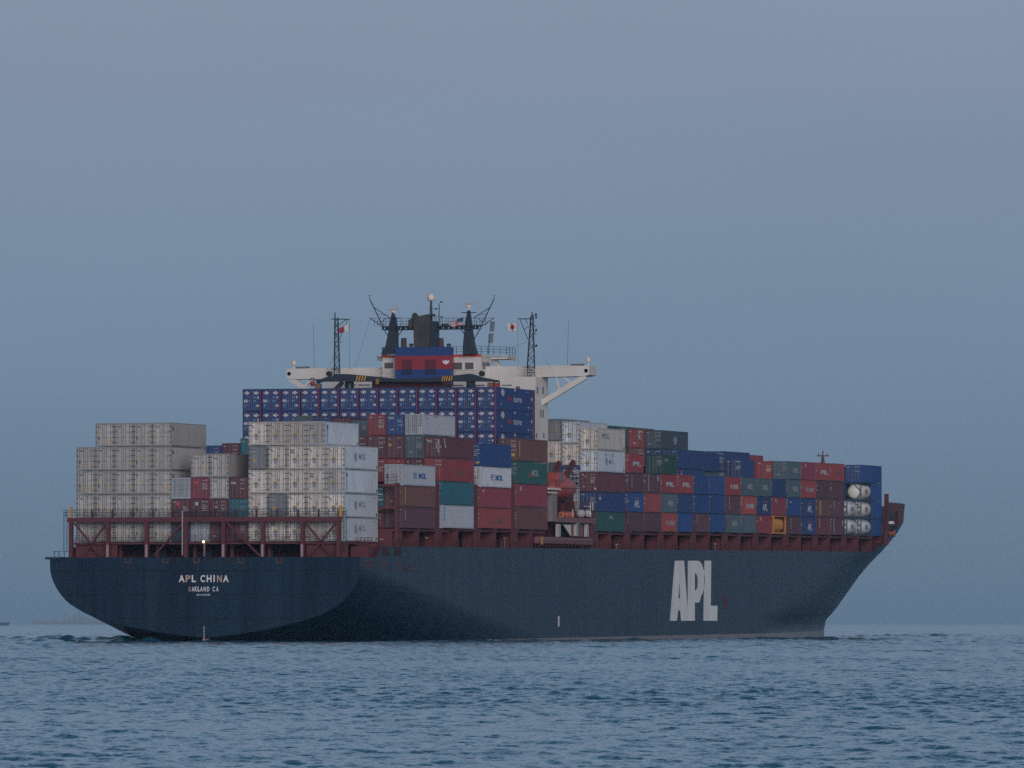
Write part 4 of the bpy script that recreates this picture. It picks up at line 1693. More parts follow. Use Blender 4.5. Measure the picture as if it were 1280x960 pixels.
for px, py, px1, py1, m_, nm in ((1108.6, 651.6, 1115.8, 655, DOME_WHITE, 'white_locker'), ):
    (xa, za), (xb, zb) = at(px, py, 240.4), at(px1, py1, 240.4)
    q = MB()
    q.box(xa, xb, 240.4, 241.3, zb, za)
    q.build(nm, m_, ship)
xa, za = at(1113.5, 668, 239.4)
q = MB()
q.lathe([(.2, -.8), (.5, -.75), (.5, -.6), (.32, -.55), (.32, .55), (.5, .6), (.5, .75), (.2, .8)], (xa - .1, 239.4, za + .1), 'x', 16)
q.build('windlass', mat('windlass_orange', (.30, .09, .05), .6, dirt=.4), ship)
q = MB()
q.tube((0, 271, 16.5), (0, 271, 26.5), .55, .42, 12)
q.tube((0, 271, 26.5), (0, 271, 28.0), .40, .18, 10)
q.beam((-.95, 271, 28.1), (.95, 271, 28.1), .16)
q.beam((0, 271, 27.8), (0, 271, 28.9), .14)
q.beam((-.7, 271, 28.1), (-.7, 271, 28.5), .1)
q.beam((.7, 271, 28.1), (.7, 271, 28.5), .1)
q.build('foremast', RED_DARK, ship)

# ------------------------------------------------------------------ containers
PAL = {
    'maroon': (.105, .026, .034), 'brown': (.125, .048, .042), 'purple': (.085, .034, .046), 'red': (.235, .032, .038),
    'orange red': (.27, .046, .043), 'crimson': (.20, .030, .048), 'blue': (.012, .050, .175), 'dark blue': (.013, .036, .120),
    'navy': (.008, .034, .140), 'teal': (.018, .105, .140), 'green': (.014, .070, .066), 'slate': (.060, .095, .115),
    'dark slate': (.045, .062, .080), 'silver': (.30, .32, .36), 'pale grey': (.44, .46, .49), 'white': (.56, .585, .62), 'cream': (.64, .56, .49),
    'dusty cream': (.40, .35, .31), 'grey': (.22, .215, .22), 'dull white': (.42, .385, .35), 'dark green': (.012, .05, .045), 'orange': (.52, .19, .045)}
CM = {}

def paint(c):
    if c not in CM:
        rgb = PAL[c]
        light = sum(rgb) > .8
        CM[c] = mat('container_' + c.replace(' ', '_'), rgb, .55, dirt=.45 if not light else .4,
                    dirt_rgb=(.33, .27, .22) if light else tuple(x * .5 + .025 for x in rgb), scale=.55, rust=.55)
    return CM[c]

BAR_L = mat('galvanised_bar', (.15, .155, .175), .5, dirt=.3)
BAR_SHADE = mat('bar_shadow_grey', (.17, .16, .155), .5, dirt=.3)  # bars of pale boxes, painted dark grey to carry their shadows
GASKET = mat('door_gasket', (.12, .11, .105), .7, dirt=0)
MARK = {'w': mat('stencil_white', (.40, .39, .385), .6, dirt=0), 'b': mat('logo_blue', (.035, .10, .30), .6, dirt=0), 'y': mat('sticker_amber', (.50, .28, .06), .6, dirt=0),
        'm': mat('sticker_mustard', (.30, .19, .06), .6, dirt=0), 'lb': mat('sticker_pale_blue', (.14, .24, .42), .6, dirt=0), 'k': mat('sticker_black', (.03, .03, .035), .6, dirt=0),
        'r': mat('sticker_red', (.45, .05, .05), .6, dirt=0), 'g': mat('faded_print_grey', (.22, .24, .28), .6, dirt=0), 'v': mat('diamond_lilac', (.46, .41, .44), .6, dirt=0),
        'dk': mat('print_navy', (.03, .045, .10), .6, dirt=0), 'o': mat('strip_ochre', (.40, .22, .08), .6, dirt=0), 'fr': mat('faded_red_print', (.20, .07, .075), .6, dirt=0),
        'fw': mat('faded_white_print', (.30, .29, .30), .6, dirt=0), 'dr': mat('print_dark_red', (.25, .03, .05), .6, dirt=0), 'c': mat('print_cyan', (.10, .35, .48), .6, dirt=0)}
CW = 2.438
MC = {}

def body_mesh(kind, L, H, color):
    key = ('body', kind, L, H, color)
    if key in MC:
        return MC[key]
    g = MB()
    w = CW / 2
    p = .16
    g.cur = 1
    for x0, x1 in ((-w, -w + p), (w - p, w)):
        for y0, y1 in ((0, p), (L - p, L)):
            g.box(x0, x1, y0, y1, .0, H)
    for x0, x1 in ((-w, -w + .1), (w - .1, w)):
        g.box(x0, x1, p, L - p, .03, .2)
        g.box(x0, x1, p, L - p, H - .13, H - .01)
    for y0, y1 in ((0, .1), (L - .1, L)):
        g.box(-w + p, w - p, y0, y1, .03, .2)
        g.box(-w + p, w - p, y0, y1, H - .16, H - .01)
    g.box(-w + .1, w - .1, .1, L - .1, H - .06, H - .03)
    g.box(-w + .1, w - .1, .1, L - .1, .12, .17)
    g.box(-w + .1, w - .1, L - .09, L - .06, .2, H - .16)
    g.cur = 0
    zb, zt = .2, H - .13
    for s in (-1, 1):
        if kind == 'dry':
            n = round((L - 2 * p) / .278)
            per = (L - 2 * p) / n
            xo, xi = s * (w - .012), s * (w - .05)
            prev = None
            y = p
            for k in range(n):
                for dy, x in ((0, xo), (.072 / .278 * per, xo), (.14 / .278 * per, xi), (.21 / .278 * per, xi)):
                    if prev:
                        g.face((prev[0], prev[1], zb), (x, y + dy, zb), (x, y + dy, zt), (prev[0], prev[1], zt))
                    prev = (x, y + dy)
                y += per
            g.face((prev[0], prev[1], zb), (xo, L - p, zb), (xo, L - p, zt), (prev[0], prev[1], zt))
        else:
            x = s * (w - .014)
            g.face((x, p, zb), (x, L - p, zb), (x, L - p, zt), (x, p, zt))
            if kind == 'long':
                for k in range(1, 26):
                    yy = L * k / 26
                    a_, b_ = sorted((s * (w - .02), s * (w - .004)))
                    g.box(a_, b_, yy - .012, yy + .012, zb + .02, zt - .02)
    FR = paint(color)
    if kind == 'reefer':
        FR = mat('darker_frame_' + color.replace(' ', '_'), tuple(c * .62 for c in PAL[color]), .6, dirt=.5)  # frame darker than its panels, to read as gap lines between boxes
    me = g.mesh('container_body', [paint(color), FR])
    MC[key] = me
    return me

def door_mesh(kind, H, color):
    key = ('door', kind, H, color)
    if key in MC:
        return MC[key]
    g = MB()
    hw = (CW / 2 - .16)
    x0, x1 = -hw / 2 + .008, hw / 2 - .008
    z0, z1 = .2, H - .16
    g.box(x0, x1, .062, .11, z0, z1)
    if kind != 'dry':           # smooth insulated doors with a pressed rib and drain channels
        for k in range(3):
            a_ = z0 + (z1 - z0) * (k + .92) / 3.2
            g.box(x0 + .06, x1 - .06, .054, .062, a_, a_ + .05)
    if kind == 'dry':           # pressed door panels
        for k in range(4):
            a_ = z0 + (z1 - z0) * (k + .12) / 4
            b_ = z0 + (z1 - z0) * (k + .88) / 4
            g.box(x0 + .08, x1 - .08, .05, .062, a_, b_)
    g.cur = 1
    for zz in np.linspace(z0 + .25, z1 - .25, 4):
        g.box(-hw / 2 - .04 if True else 0, -hw / 2 + .06, .03, .06, zz - .05, zz + .05)
    g.box(x1 - .02, x1 + .006, .045, .0615, z0, z1)
    g.box(x0 - .006, x0 + .02, .045, .0615, z0, z1)
    if kind == 'reefer':       # hinge arms reaching over the corner post
        g.cur = 2
        for zz in np.linspace(z0 + .3, z1 - .3, 4):
            g.box(-hw / 2 - .15, -hw / 2 + .10, -.004, .0295, zz - .045, zz + .045)
        g.box(-hw / 2 + .26, -hw / 2 + .29, .05, .0615, z0, z1)
    me = g.mesh('container_door', [paint(color), GASKET, HINGE])
    MC[key] = me
    return me

def bar_mesh(H, light):
    key = ('bar', H, light)
    if key in MC:
        return MC[key]
    g = MB()
    g.box(-.024, .024, .008, .05, .12, H - .07)
    for zz in (.2, H - .2):
        g.box(-.06, .06, .004, .06, zz - .05, zz + .05)
    g.box(-.02, .30, .0, .03, 1.12, 1.17)
    for zz in (.75, 1.7):
        g.box(-.05, .05, .006, .055, zz - .03, zz + .03)
    me = g.mesh('locking_bar', BAR_L if light else BAR_SHADE)
    MC[key] = me
    return me

def rects_mesh(key, rects, plane, color):
    """small flat marks; rects of (u0,u1,v0,v1) on the door ('d': x,z) or starboard side ('s': y,z)"""
    key = ('rect', key, color)
    if key in MC:
        return MC[key]
    g = MB()
    for u0, u1, v0, v1 in rects:
        if plane == 'd':
            g.box(u0, u1, .040, .049, v0, v1)
        else:
            g.box(CW / 2 - .011, CW / 2 + .004, u0, u1, v0, v1)
    me = g.mesh('marking', MARK[color])
    MC[key] = me
    return me

NCONT = {'n': 0}

HINGE = mat('dark_hinge', (.045, .042, .040), .7, dirt=0)

def container(kind, L, H, color, loc, label, marks=(), doors=True, group=None, bars='auto', cat=None, dcol=None):
    name = {'dry': 'shipping_container', 'reefer': 'refrigerated_container', 'long': 'shipping_container'}[kind]
    root = empty(name, loc, label, cat or 'container', group)
    link('body', body_mesh(kind, L, H, color), root)
    hw = CW / 2 - .16
    if doors:
        light = kind == 'long' or sum(PAL[color]) < .9
        for s in (-1, 1):
            d = link('door', door_mesh('dry' if kind == 'dry' else ('reefer' if kind == 'reefer' else 'long'), H, dcol or color), root, (s * hw / 2, 0, 0), (0, 0, 0), (-1 if s > 0 else 1, 1, 1))
            for q in (-.26, .27):
                link('locking_bar', bar_mesh(H, light), d, (q, 0, 0))
    for i, mk_ in enumerate(marks):
        t_ = mk_[0]
        if t_ == 'st':          # side text: word, colour, centre along length, centre height, width, height
            _, wd, c, u, v, w_, h_ = mk_[:7]
            lettering(wd, MARK[c], root, (CW / 2 - .002, u * L, v * H), w_, h_, SIDE, mk_[7] if len(mk_) > 7 else .03)
        elif t_ == 'dt':        # door text
            _, wd, c, u, v, w_, h_ = mk_
            lettering(wd, MARK[c], root, ((u - .5) * CW, .046, v * H), w_, h_, AFT, .03)
        elif t_ == 'sr':        # side rectangles (fractions of length and height)
            _, c, rc = mk_
            link('lettering' if len(rc) > 1 else 'sticker', rects_mesh(('s', L, H, rc), [(a_ * L, b_ * L, e_ * H, f_ * H) for a_, b_, e_, f_ in rc], 's', c), root)
        elif t_ == 'dr':
            _, c, rc = mk_
            link('lettering' if len(rc) > 1 else 'sticker', rects_mesh(('d', H, rc), [((a_ - .5) * CW, (b_ - .5) * CW, e_ * H, f_ * H) for a_, b_, e_, f_ in rc], 'd', c), root)
        elif t_ == 'poly':      # filled outline on the door or side
            _, c, plane, pts = mk_
            key = ('poly', plane, L if plane == 's' else 0, H, pts, c)
            if key not in MC:
                g = MB()
                if plane == 'd':
                    g.prism([((a_ - .5) * CW, b_ * H) for a_, b_ in pts], .038, .048)
                else:
                    n_ = len(pts)
                    g.v = [(CW / 2 - .010, a_ * L, b_ * H) for a_, b_ in pts] + [(CW / 2 + .005, a_ * L, b_ * H) for a_, b_ in pts]
                    g.f = [(k, (k + 1) % n_, n_ + (k + 1) % n_, n_ + k) for k in range(n_)] + [tuple(range(n_)), tuple(range(n_, 2 * n_))]
                    g.m = [0] * len(g.f)
                MC[key] = g.mesh('emblem', MARK[c])
            link('emblem', MC[key], root)
    NCONT['n'] += 1
    return root

# repeated kinds of marking
rr = random.Random(5)
def codes(seed, c='w', dense=1.0):
    """rows of small stencilled numbers on the doors"""
    q = random.Random(seed)
    rc = []
    for v in (.86, .70, .62, .54, .46):
        if q.random() < .8 * dense:
            u = .58 + q.uniform(0, .05)
            for k in range(q.randint(2, 4)):
                w_ = q.uniform(.05, .10)
                rc.append((u, min(u + w_, .93), v, v + q.uniform(.022, .036)))
                u += w_ + .02
                if u > .88:
                    break
    if q.random() < .5:
        rc.append((.10, .10 + q.uniform(.08, .2), .84, .88))
    if q.random() < .45:
        a_ = q.uniform(.12, .3)
        rc.append((a_, a_ + .14, .24, .29))
    if not rc:
        rc = [(.6, .85, .8, .83)]
    return ('dr', c, tuple((round(a, 3), round(b, 3), round(c_, 3), round(d, 3)) for a, b, c_, d in rc))

def vstrip(u=.035, c='w', v0=.30, v1=.92, n=9):
    rc = []
    for k in range(n):
        a_ = v0 + (v1 - v0) * k / n
        rc.append((u, u + .022 if n > 1 else u + .03, round(a_, 3), round(a_ + (v1 - v0) / n * .72, 3)))
    return ('sr', c, tuple(rc))

def vstrip20(u=.05, c='w', v0=.25, v1=.92, n=9):
    return ('sr', c, tuple((u, u + .045, round(v0 + (v1 - v0) * k / n, 3), round(v0 + (v1 - v0) * (k + .72) / n, 3)) for k in range(n)))

solid_strip = lambda u, c, v0=.2, v1=.95: ('sr', c, ((u, u + .028, v0, v1),))
corner_code = lambda L: ('sr', 'w', ((.86, .94, .88, .91),) if L > 8 else ((.78, .92, .88, .91),))
EAGLE20 = (('poly', 'r', 's', ((.34, .70), (.42, .745), (.60, .745), (.68, .70), (.58, .685), (.44, .685))), ('st', 'APL', 'w', .50, .42, 2.3, .95, .07), ('sr', 'w', ((.66, .72, .22, .27),)))
LOGO20 = lambda w_, c='w': ('st', w_, c, .52, .47, 3.7, .62, .07)
MOL20 = (('st', 'MOL', 'fw', .56, .50, 2.4, .78, .05), ('poly', 'r', 's', ((.24, .40), (.32, .40), (.36, .52), (.33, .52))))
THREE = ('st', '3', 'w', .16, .80, .55, .50, .08)
ORD = ['lowest', 'second', 'third', 'fourth', 'fifth', 'sixth', 'seventh', 'eighth', 'ninth', 'tenth', 'eleventh', 'twelfth', 'thirteenth', 'fourteenth', 'fifteenth', 'sixteenth', 'seventeenth', 'eighteenth']
NTH = ['first'] + ORD[1:]
tier_name = lambda k: 'lowest tier' if k == 0 else ORD[k] + ' tier up'
HC, STD = 2.896, 2.591
L40, L20, L53 = 12.192, 6.058, 16.5

# --- A: the stern bay, fourteen stacks across
YA = .74
APLm = lambda s: (('dt', 'APL', 'b', .27, .83, .62, .26),) if s else (('dr', 'b', ((.12, .28, .80, .845),)),)

def apl_reefer_marks(q, side_code=False):
    m_ = []
    m_ += list(APLm(q.random() < .62))
    if q.random() < .8:
        m_.append(('poly', 'y', 'd', ((.70, .22), (.90, .22), (.80, .38))))
        if q.random() < .6:
            m_.append(('dr', 'y', ((.58, .68, .24, .29),)))
    else:
        m_.append(('dr', 'y', ((.74, .84, .25, .29),)))
    if q.random() < .45:
        m_.append(('dr', 'k', ((.14, .22, .28, .42),)))
    m_.append(('dr', 'lb', ((.60, .66, .86, .89), (.70, .84, .84, .88))))
    m_.append(('dr', 'g', ((.62, .92, .62, .635), (.62, .92, .58, .595), (.62, .88, .54, .555), (.10, .40, .14, .16), (.62, .92, .14, .16))))
    return m_

qa = random.Random(21)
for col in range(5):
    for t_ in range(5):
        if t_ == 4 and col == 0:
            continue
        z = 12.255 + 2.924 * t_
        xr = -17.5 + 2.5 * (col + 1)
        m_ = apl_reefer_marks(qa)
        if col == 4 and t_ >= 2:
            m_ += [('sr', 'dk', ((.03, .085, .68, .74), (.03, .075, .77, .83))), ('sr', 'g', ((.90, .95, .12, .17),))]
        container('reefer', L40, HC, 'dull white', (xr - 1.25, YA, z),
                  'dull white reefer container, %s, %s stack from the port corner of the stern' % (tier_name(t_), NTH[col]), m_, group='white reefers on the port stern stacks')
mid = {5: [('dry', STD, 'dark slate', (codes(1),), 'dark slate'), ('dry', STD, 'maroon', (codes(2), ('dr', 'r', ((.22, .42, .70, .86),))), 'maroon'), ('dry', STD, 'silver', (codes(3, 'g'), ('dr', 'lb', ((.12, .24, .78, .84),))), 'silver')],
       6: [('dry', STD, 'silver', (codes(4, 'g'),), 'silver'), ('dry', STD, 'maroon', (codes(5), ('dr', 'w', ((.24, .40, .70, .86),))), 'maroon'), ('dry', STD, 'crimson', (codes(6), ('dr', 'r', ((.20, .38, .72, .84),))), 'dull red'),
           ('reefer', HC, 'dull white', (('dt', 'APL', 'b', .27, .80, .66, .28), ('poly', 'y', 'd', ((.72, .26), (.90, .26), (.81, .42))), ('poly', 'dk', 'd', ((.56, .66), (.62, .58), (.78, .70), (.62, .63)))), 'dull white')],
       7: [('dry', STD, 'maroon', (codes(7),), 'maroon'), ('dry', STD, 'maroon', (codes(8), ('dr', 'fw', ((.30, .40, .80, .86), (.26, .40, .58, .66)))), 'maroon'), ('reefer', STD, 'dull white', (('dt', 'APL', 'b', .27, .82, .62, .26),), 'dull white'),
           ('reefer', HC, 'dull white', (('dt', 'APL', 'b', .27, .80, .66, .28), ('poly', 'y', 'd', ((.72, .26), (.90, .26), (.81, .42))), ('st', 'APL', 'b', .80, .36, 3.6, 1.0, .06), ('poly', 'dr', 's', ((.66, .76), (.74, .74), (.80, .72), (.86, .74), (.96, .76), (.88, .66), (.72, .66)))), 'dull white')],
       8: [('dry', STD, 'maroon', (codes(9),), 'maroon'), ('dry', STD, 'teal', (codes(10, 'g'),), 'teal'), ('dry', STD, 'maroon', (codes(11), ('dr', 'w', ((.10, .34, .70, .78),))), 'maroon')]}
for col, items in mid.items():
    z = 12.255
    for k, (kd, H, c, m_, word) in enumerate(items):
        container(kd, L40, H, c, (-17.5 + 2.5 * (col + 1) - 1.25, YA, z), '%s %s container, %s, %s stack from the port corner of the stern' % (word, 'reefer' if kd == 'reefer' else 'steel', tier_name(k), NTH[col]),
                  m_, group='containers in the low middle of the stern')
        z += H + .028
qb = random.Random(8)
for col in range(9, 14):
    for t_ in range(5):
        if t_ == 4 and col == 13:
            continue
        z = 12.255 + 2.924 * t_
        xr = -17.5 + 2.5 * (col + 1)
        grey = (col, t_) in ((9, 3), (10, 1))
        c = 'grey' if grey else ('cream' if qb.random() < .75 else 'dull white')
        m_ = [('dr', 'm', ((.30, .50, .36, .48),)), ('dr', 'lb', ((.32, .50, .26, .34),))] if not grey else [('dr', 'y', ((.26, .44, .32, .44),)), ('dr', 'lb', ((.30, .46, .24, .29),))]
        if qb.random() < .36 or grey:
            m_ += [('dr', 'dk', ((.14, .36, .80, .84), (.14, .36, .66, .70))), ('dr', 'w', ((.14, .36, .70, .80),)), ('dr', 'dr', ((.16, .34, .73, .77),))]
        else:
            m_ += [('poly', 'g', 'd', ((.12, .84), (.28, .80), (.30, .72), (.18, .76))), ('poly', 'dr', 'd', ((.10, .88), (.20, .85), (.22, .80), (.12, .83)))]
        if qb.random() < .6:
            m_.append(('dr', 'g', ((.52, .58, .52, .62),)))
        if qb.random() < .5:
            m_.append(('poly', 'dr', 'd', ((.80, .56), (.87, .56), (.835, .62))))
        m_.append(('dr', 'g', ((.62, .72, .86, .875), (.76, .92, .84, .855), (.12, .22, .26, .28), (.16, .19, .28, .36), (.60, .93, .13, .15))))
        if col == 13 or (col == 12 and t_ == 4):
            if t_ in (0, 1, 3):
                m_ += [('st', 'MOL', 'g', .53, .56, 2.7, .72, .03), ('poly', 'g', 's', ((.29, .46), (.32, .40), (.36, .46), (.36, .66), (.33, .72), (.29, .66))), ('poly', 'dr', 's', ((.31, .36), (.36, .36), (.355, .43), (.315, .43)))]
            else:
                m_ += [('sr', 'lb', ((.05, .075, .10, .86),)), ('sr', 'dk', ((.05, .085, .68, .86),))]
            m_ += [('sr', 'k', ((.945, .975, .09, .19),)), ('sr', 'g', ((.84, .94, .86, .885), (.90, .95, .78, .80)))]
            c = 'white'
        container('reefer', L40, HC, c, (xr - 1.25, YA, z), '%s reefer container, %s, %s stack from the starboard corner of the stern' % ({'grey': 'grey', 'cream': 'cream', 'dull white': 'pale', 'white': 'white'}[c], tier_name(t_), NTH[13 - col]),
                  m_, group='pale reefers on the starboard stern stacks', dcol=None if grey else ('cream' if qb.random() < .8 else 'dusty cream'))

# --- stacks along the ship's side and just inboard, bay by bay
def stack(Y, xr, z, items, where, start=0, bottom=True, hidden=0):
    """items from the bottom up: (kind, length, height, colour, marks)"""
    for k, (kd, L, H, c, m_) in enumerate(items):
        if k >= hidden:
            what = {'dry': 'container', 'reefer': 'reefer container'}[kd]
            if L < 8:
                what = 'short ' + what
            container(kd, L, H, c, (xr - 1.25, Y, z), '%s %s, %s, %s' % (c, what, tier_name(k + start), where), m_, group='containers stacked along the deck')
        z += H + .028
    return z

MOLs = (('st', 'MOL', 'b', .60, .48, 2.9, .72, .06), ('sr', 'b', ((.32, .43, .58, .62), (.32, .43, .47, .51), (.32, .43, .36, .40))), ('sr', 'c', ((.32, .40, .52, .555),)))
KL = ('st', 'K LINE', 'fr', .50, .40, 5.6, .75, .05)
BB, BC, BD, BE = 15.26, 30.3, 45.4, 60.4
SS = '%s side stack ahead of the pale stern block'
stack(BB, 20, zbase(BB), [('dry', L40, STD, 'purple', (codes(31), vstrip(.06, 'fw', .38, .86))), ('dry', L40, STD, 'brown', (codes(32), solid_strip(.05, 'o', .16, .92))), ('dry', L40, STD, 'silver', (codes(33, 'g'), ('dr', 'dk', ((.10, .16, .30, .55),))) + MOLs)], SS % 'first')
stack(BB, 17.5, zbase(BB), [('dry', L40, STD, 'maroon', (codes(34),)), ('dry', L40, STD, 'teal', (codes(35), ('dr', 'w', ((.6, .94, .80, .86), (.6, .94, .56, .62), (.6, .94, .30, .36)))))], 'just inboard of the first side stack')
stack(BC, 20, zbase(BC), [('dry', L40, HC, 'silver', (codes(36, 'g'), ('sr', 'lb', ((.05, .08, .72, .92), (.05, .08, .50, .66), (.05, .08, .30, .46))))), ('dry', L40, HC, 'teal', (codes(37, 'w'),)), ('dry', L40, HC, 'red', (codes(38), KL)),
      ('dry', L40, STD, 'maroon', (codes(39), ('dt', 'APL', 'w', .30, .80, .62, .28), ('sr', 'w', ((.05, .075, .70, .95), (.065, .085, .60, .72), (.075, .11, .48, .62))), ('dr', 'fw', ((.72, .80, .36, .86),)), ('dr', 'w', ((.73, .80, .26, .34),))))], SS % 'second')
for xr, items, hid in ((17.5, [('dry', L40, HC, 'maroon', ()), ('dry', L40, HC, 'maroon', ()), ('dry', L40, HC, 'maroon', (codes(41),)), ('dry', L40, HC, 'slate', (codes(42, 'fw'), ('dr', 'k', ((.74, .90, .16, .30),)))), ('dry', L40, STD, 'silver', (codes(43, 'g'), ('dr', 'w', ((.75, .92, .06, .40),)), ('sr', 'o', ((.36, .42, .88, .97),)), ('sr', 'g', ((.08, .14, .76, .84),))))], 2),
                       (15.0, [('dry', L40, HC, 'maroon', ()), ('dry', L40, HC, 'maroon', ()), ('dry', L40, HC, 'red', (codes(44),)), ('dry', L40, HC, 'maroon', (codes(45), ('dr', 'y', ((.12, .26, .52, .64),)), ('dr', 'lb', ((.14, .22, .80, .86),)))), ('dry', L40, STD, 'blue', (codes(46), ('dt', 'APL', 'w', .27, .82, .74, .30)))], 2),
                       (12.5, [('dry', L40, HC, 'maroon', ()), ('dry', L40, HC, 'maroon', ()), ('dry', L40, HC, 'red', (codes(47),)), ('dry', L40, HC, 'maroon', (codes(48),)), ('dry', L40, STD, 'red', (codes(49), ('dr', 'w', ((.62, .70, .54, .60), (.76, .86, .54, .60), (.62, .70, .36, .42), (.76, .86, .36, .42)))))], 2),
                       (10.0, [('dry', L40, HC, 'maroon', ()), ('dry', L40, HC, 'maroon', ()), ('dry', L40, HC, 'maroon', (codes(50),)), ('dry', L40, HC, 'maroon', (codes(51),))], 3)):
    stack(BC, xr, zbase(BC) - .05, items, '%s stack inboard of the second side stack' % {17.5: 'first', 15.0: 'next', 12.5: 'third', 10.0: 'fourth'}[xr], hidden=hid)
stack(BD, 20, zbase(BD), [('dry', L40, STD, 'orange red', (codes(52), KL)), ('dry', L40, STD, 'crimson', (codes(53), ('sr', 'w', ((.05, .11, .78, .87),)))), ('dry', L40, STD, 'pale grey', (codes(54, 'g'),) + MOLs), ('dry', L40, HC, 'blue', (codes(55), ('dr', 'y', ((.70, .90, .12, .20),))))], SS % 'third')
stack(BE, 20, zbase(BE), [('dry', L40, HC, 'brown', (codes(56),)), ('dry', L40, HC, 'crimson', (codes(57), ('st', '3', 'w', .09, .80, .75, .55, .08))), ('dry', L40, HC, 'green', (codes(58, 'fw'), ('st', 'MOL', 'fw', .58, .50, 2.8, .85, .05), ('poly', 'r', 's', ((.33, .32), (.40, .32), (.44, .50), (.40, .50))), ('sr', 'fw', ((.55, .94, .955, .975),)))), ('dry', L40, HC, 'brown', (codes(59), solid_strip(.04, 'o', .2, .88), ('dr', 'y', ((.62, .80, .20, .34),))))], SS % 'fourth')
stack(BE, 17.5, zbase(BE), [('dry', L40, HC, 'maroon', ()), ('dry', L40, HC, 'maroon', ()), ('dry', L40, HC, 'maroon', ()), ('dry', L40, HC, 'brown', (codes(60),))], 'just inboard of the fourth side stack', hidden=3)
# tops seen over the stern stacks
for xr, c, H, ztop, w in ((-2.5, 'slate', STD, 28.78, 'first'), (0, 'dark blue', STD, 28.70, 'next'), (2.5, 'maroon', STD, 28.45, 'third'), (5.0, 'slate', STD, 28.16, 'fourth'), (7.5, 'slate', STD, 28.16, 'fifth')):
    container('dry', L40, H, c, (xr - 1.25, BD, ztop - H), '%s container peeping above the pale stern reefers, %s along from port' % (c, w), (codes(int(xr * 10) + 99),), group='containers stacked along the deck')
for Y, xr, c, ztop, txt in ((BD, -15, 'blue', 25.06, 'blue container top in the stern gap, beside the port reefers'), (BD, -12.5, 'maroon', 25.34, 'maroon container top in the stern gap, below the dark green one'),
                            (BE, -15.0, 'dark green', 25.95, 'dark green container roof showing farthest back in the stern gap'), (BD, -10, 'teal', 25.93, 'teal container in the stern gap under the blue block')):
    for k in range(1 if xr < -11 else 2):
        container('dry', L40, HC, c if k == 0 else 'slate', (xr - 1.25, Y, ztop - HC - k * 2.92), txt if k == 0 else 'slate container in the stern gap, below the teal one', (codes(int(ztop * 100) + k),), group='containers stacked along the deck')

# --- the wide block of long blue containers abaft the bridge
YL53 = 59.2
p53 = 2.672
for row in range(3):
    for k in range(13):
        if row == 0 and 0 < k < 8:
            continue
        x = -17.37 + p53 * (k + .5)
        z = 32.66 - HC - (2 - row) * 2.905
        m_ = [('poly', 'v', 'd', ((.06, .82), (.24, .905), (.42, .82), (.24, .735))), ('poly', 'v', 'd', ((.58, .82), (.76, .905), (.94, .82), (.76, .735))),
              ('dr', 'v', ((.06, .27, .40, .52), (.76, .96, .20, .30), (.80, .90, .56, .67))), ('dr', 'lb', ((.34, .42, .42, .50), (.60, .74, .60, .66), (.58, .74, .44, .50), (.10, .17, .18, .29), (.10, .26, .28, .31)))]
        m_.append(('dr', 'lb', ((.285, .30, .06, .72), (.46, .475, .04, .12), (.55, .565, .04, .12), (.71, .725, .06, .56), (.46, .475, .90, .98), (.55, .565, .90, .98))))
        if k == 12:
            m_ += [('st', 'fu', 'dr', .36, .52, 1.9, .62, .10), ('st', 'ture', 'w', .56, .50, 3.4, .72, .03), ('poly', 'v', 's', ((.15, .72), (.18, .62), (.21, .62), (.23, .72), (.23, .84), (.20, .94), (.17, .92), (.15, .84))),
                   ('sr', 'v', ((.48, .51, .86, .97), (.90, .93, .50, .64), (.15, .17, .24, .30), (.82, .85, .16, .22), (.91, .93, .16, .20))), ('sr', 'lb', ((.76, .84, .86, .89),)), ('sr', 'dr', ((.955, .985, .03, .97),))]
        r_ = container('long', L53, HC, 'navy', (x, YL53, z), 'long blue container with pale diamonds, %s row, %s from port in the wide block' % (('lowest', 'middle', 'top')[row], NTH[k]), m_, group='long blue containers across the ship')
        gkey = 'redpost'
        if gkey not in MC:
            g = MB()
            g.box(CW / 2 + .004, CW / 2 + .10, .0, .12, .0, HC)
            MC[gkey] = g.mesh('red_corner_post', MARK['dr'])
        link('red_corner_post', MC[gkey], r_)

# --- forward of the lifeboat
BF = 93.94
def mol_reefer(q, side=None):
    m_ = [('dr', 'm', ((.30, .48, .36, .48),)), ('dr', 'lb', ((.32, .48, .26, .34),)), ('poly', 'g', 'd', ((.12, .84), (.28, .80), (.30, .72), (.18, .76))), ('poly', 'dr', 'd', ((.80, .56), (.87, .56), (.835, .62))), ('dr', 'g', ((.62, .93, .86, .875), (.14, .20, .26, .36)))]
    if side == 'stencil':
        m_ += [('st', 'MOL', 'dk', .30, .64, 3.4, .72, -.005), ('sr', 'k', ((.94, .97, .08, .18),)), ('sr', 'g', ((.88, .95, .84, .87),))]
    elif side == 'emblem':
        m_ += [('st', 'MOL', 'g', .51, .50, 2.4, .62, .02), ('sr', 'fw', ((.28, .34, .74, .86), (.52, .58, .70, .88))), ('poly', 'g', 's', ((.29, .42), (.33, .36), (.37, .44), (.37, .62), (.33, .68), (.29, .62))), ('poly', 'dr', 's', ((.32, .34), (.36, .34), (.36, .40), (.33, .40))), ('sr', 'k', ((.94, .97, .08, .18),))]
    return tuple(m_)

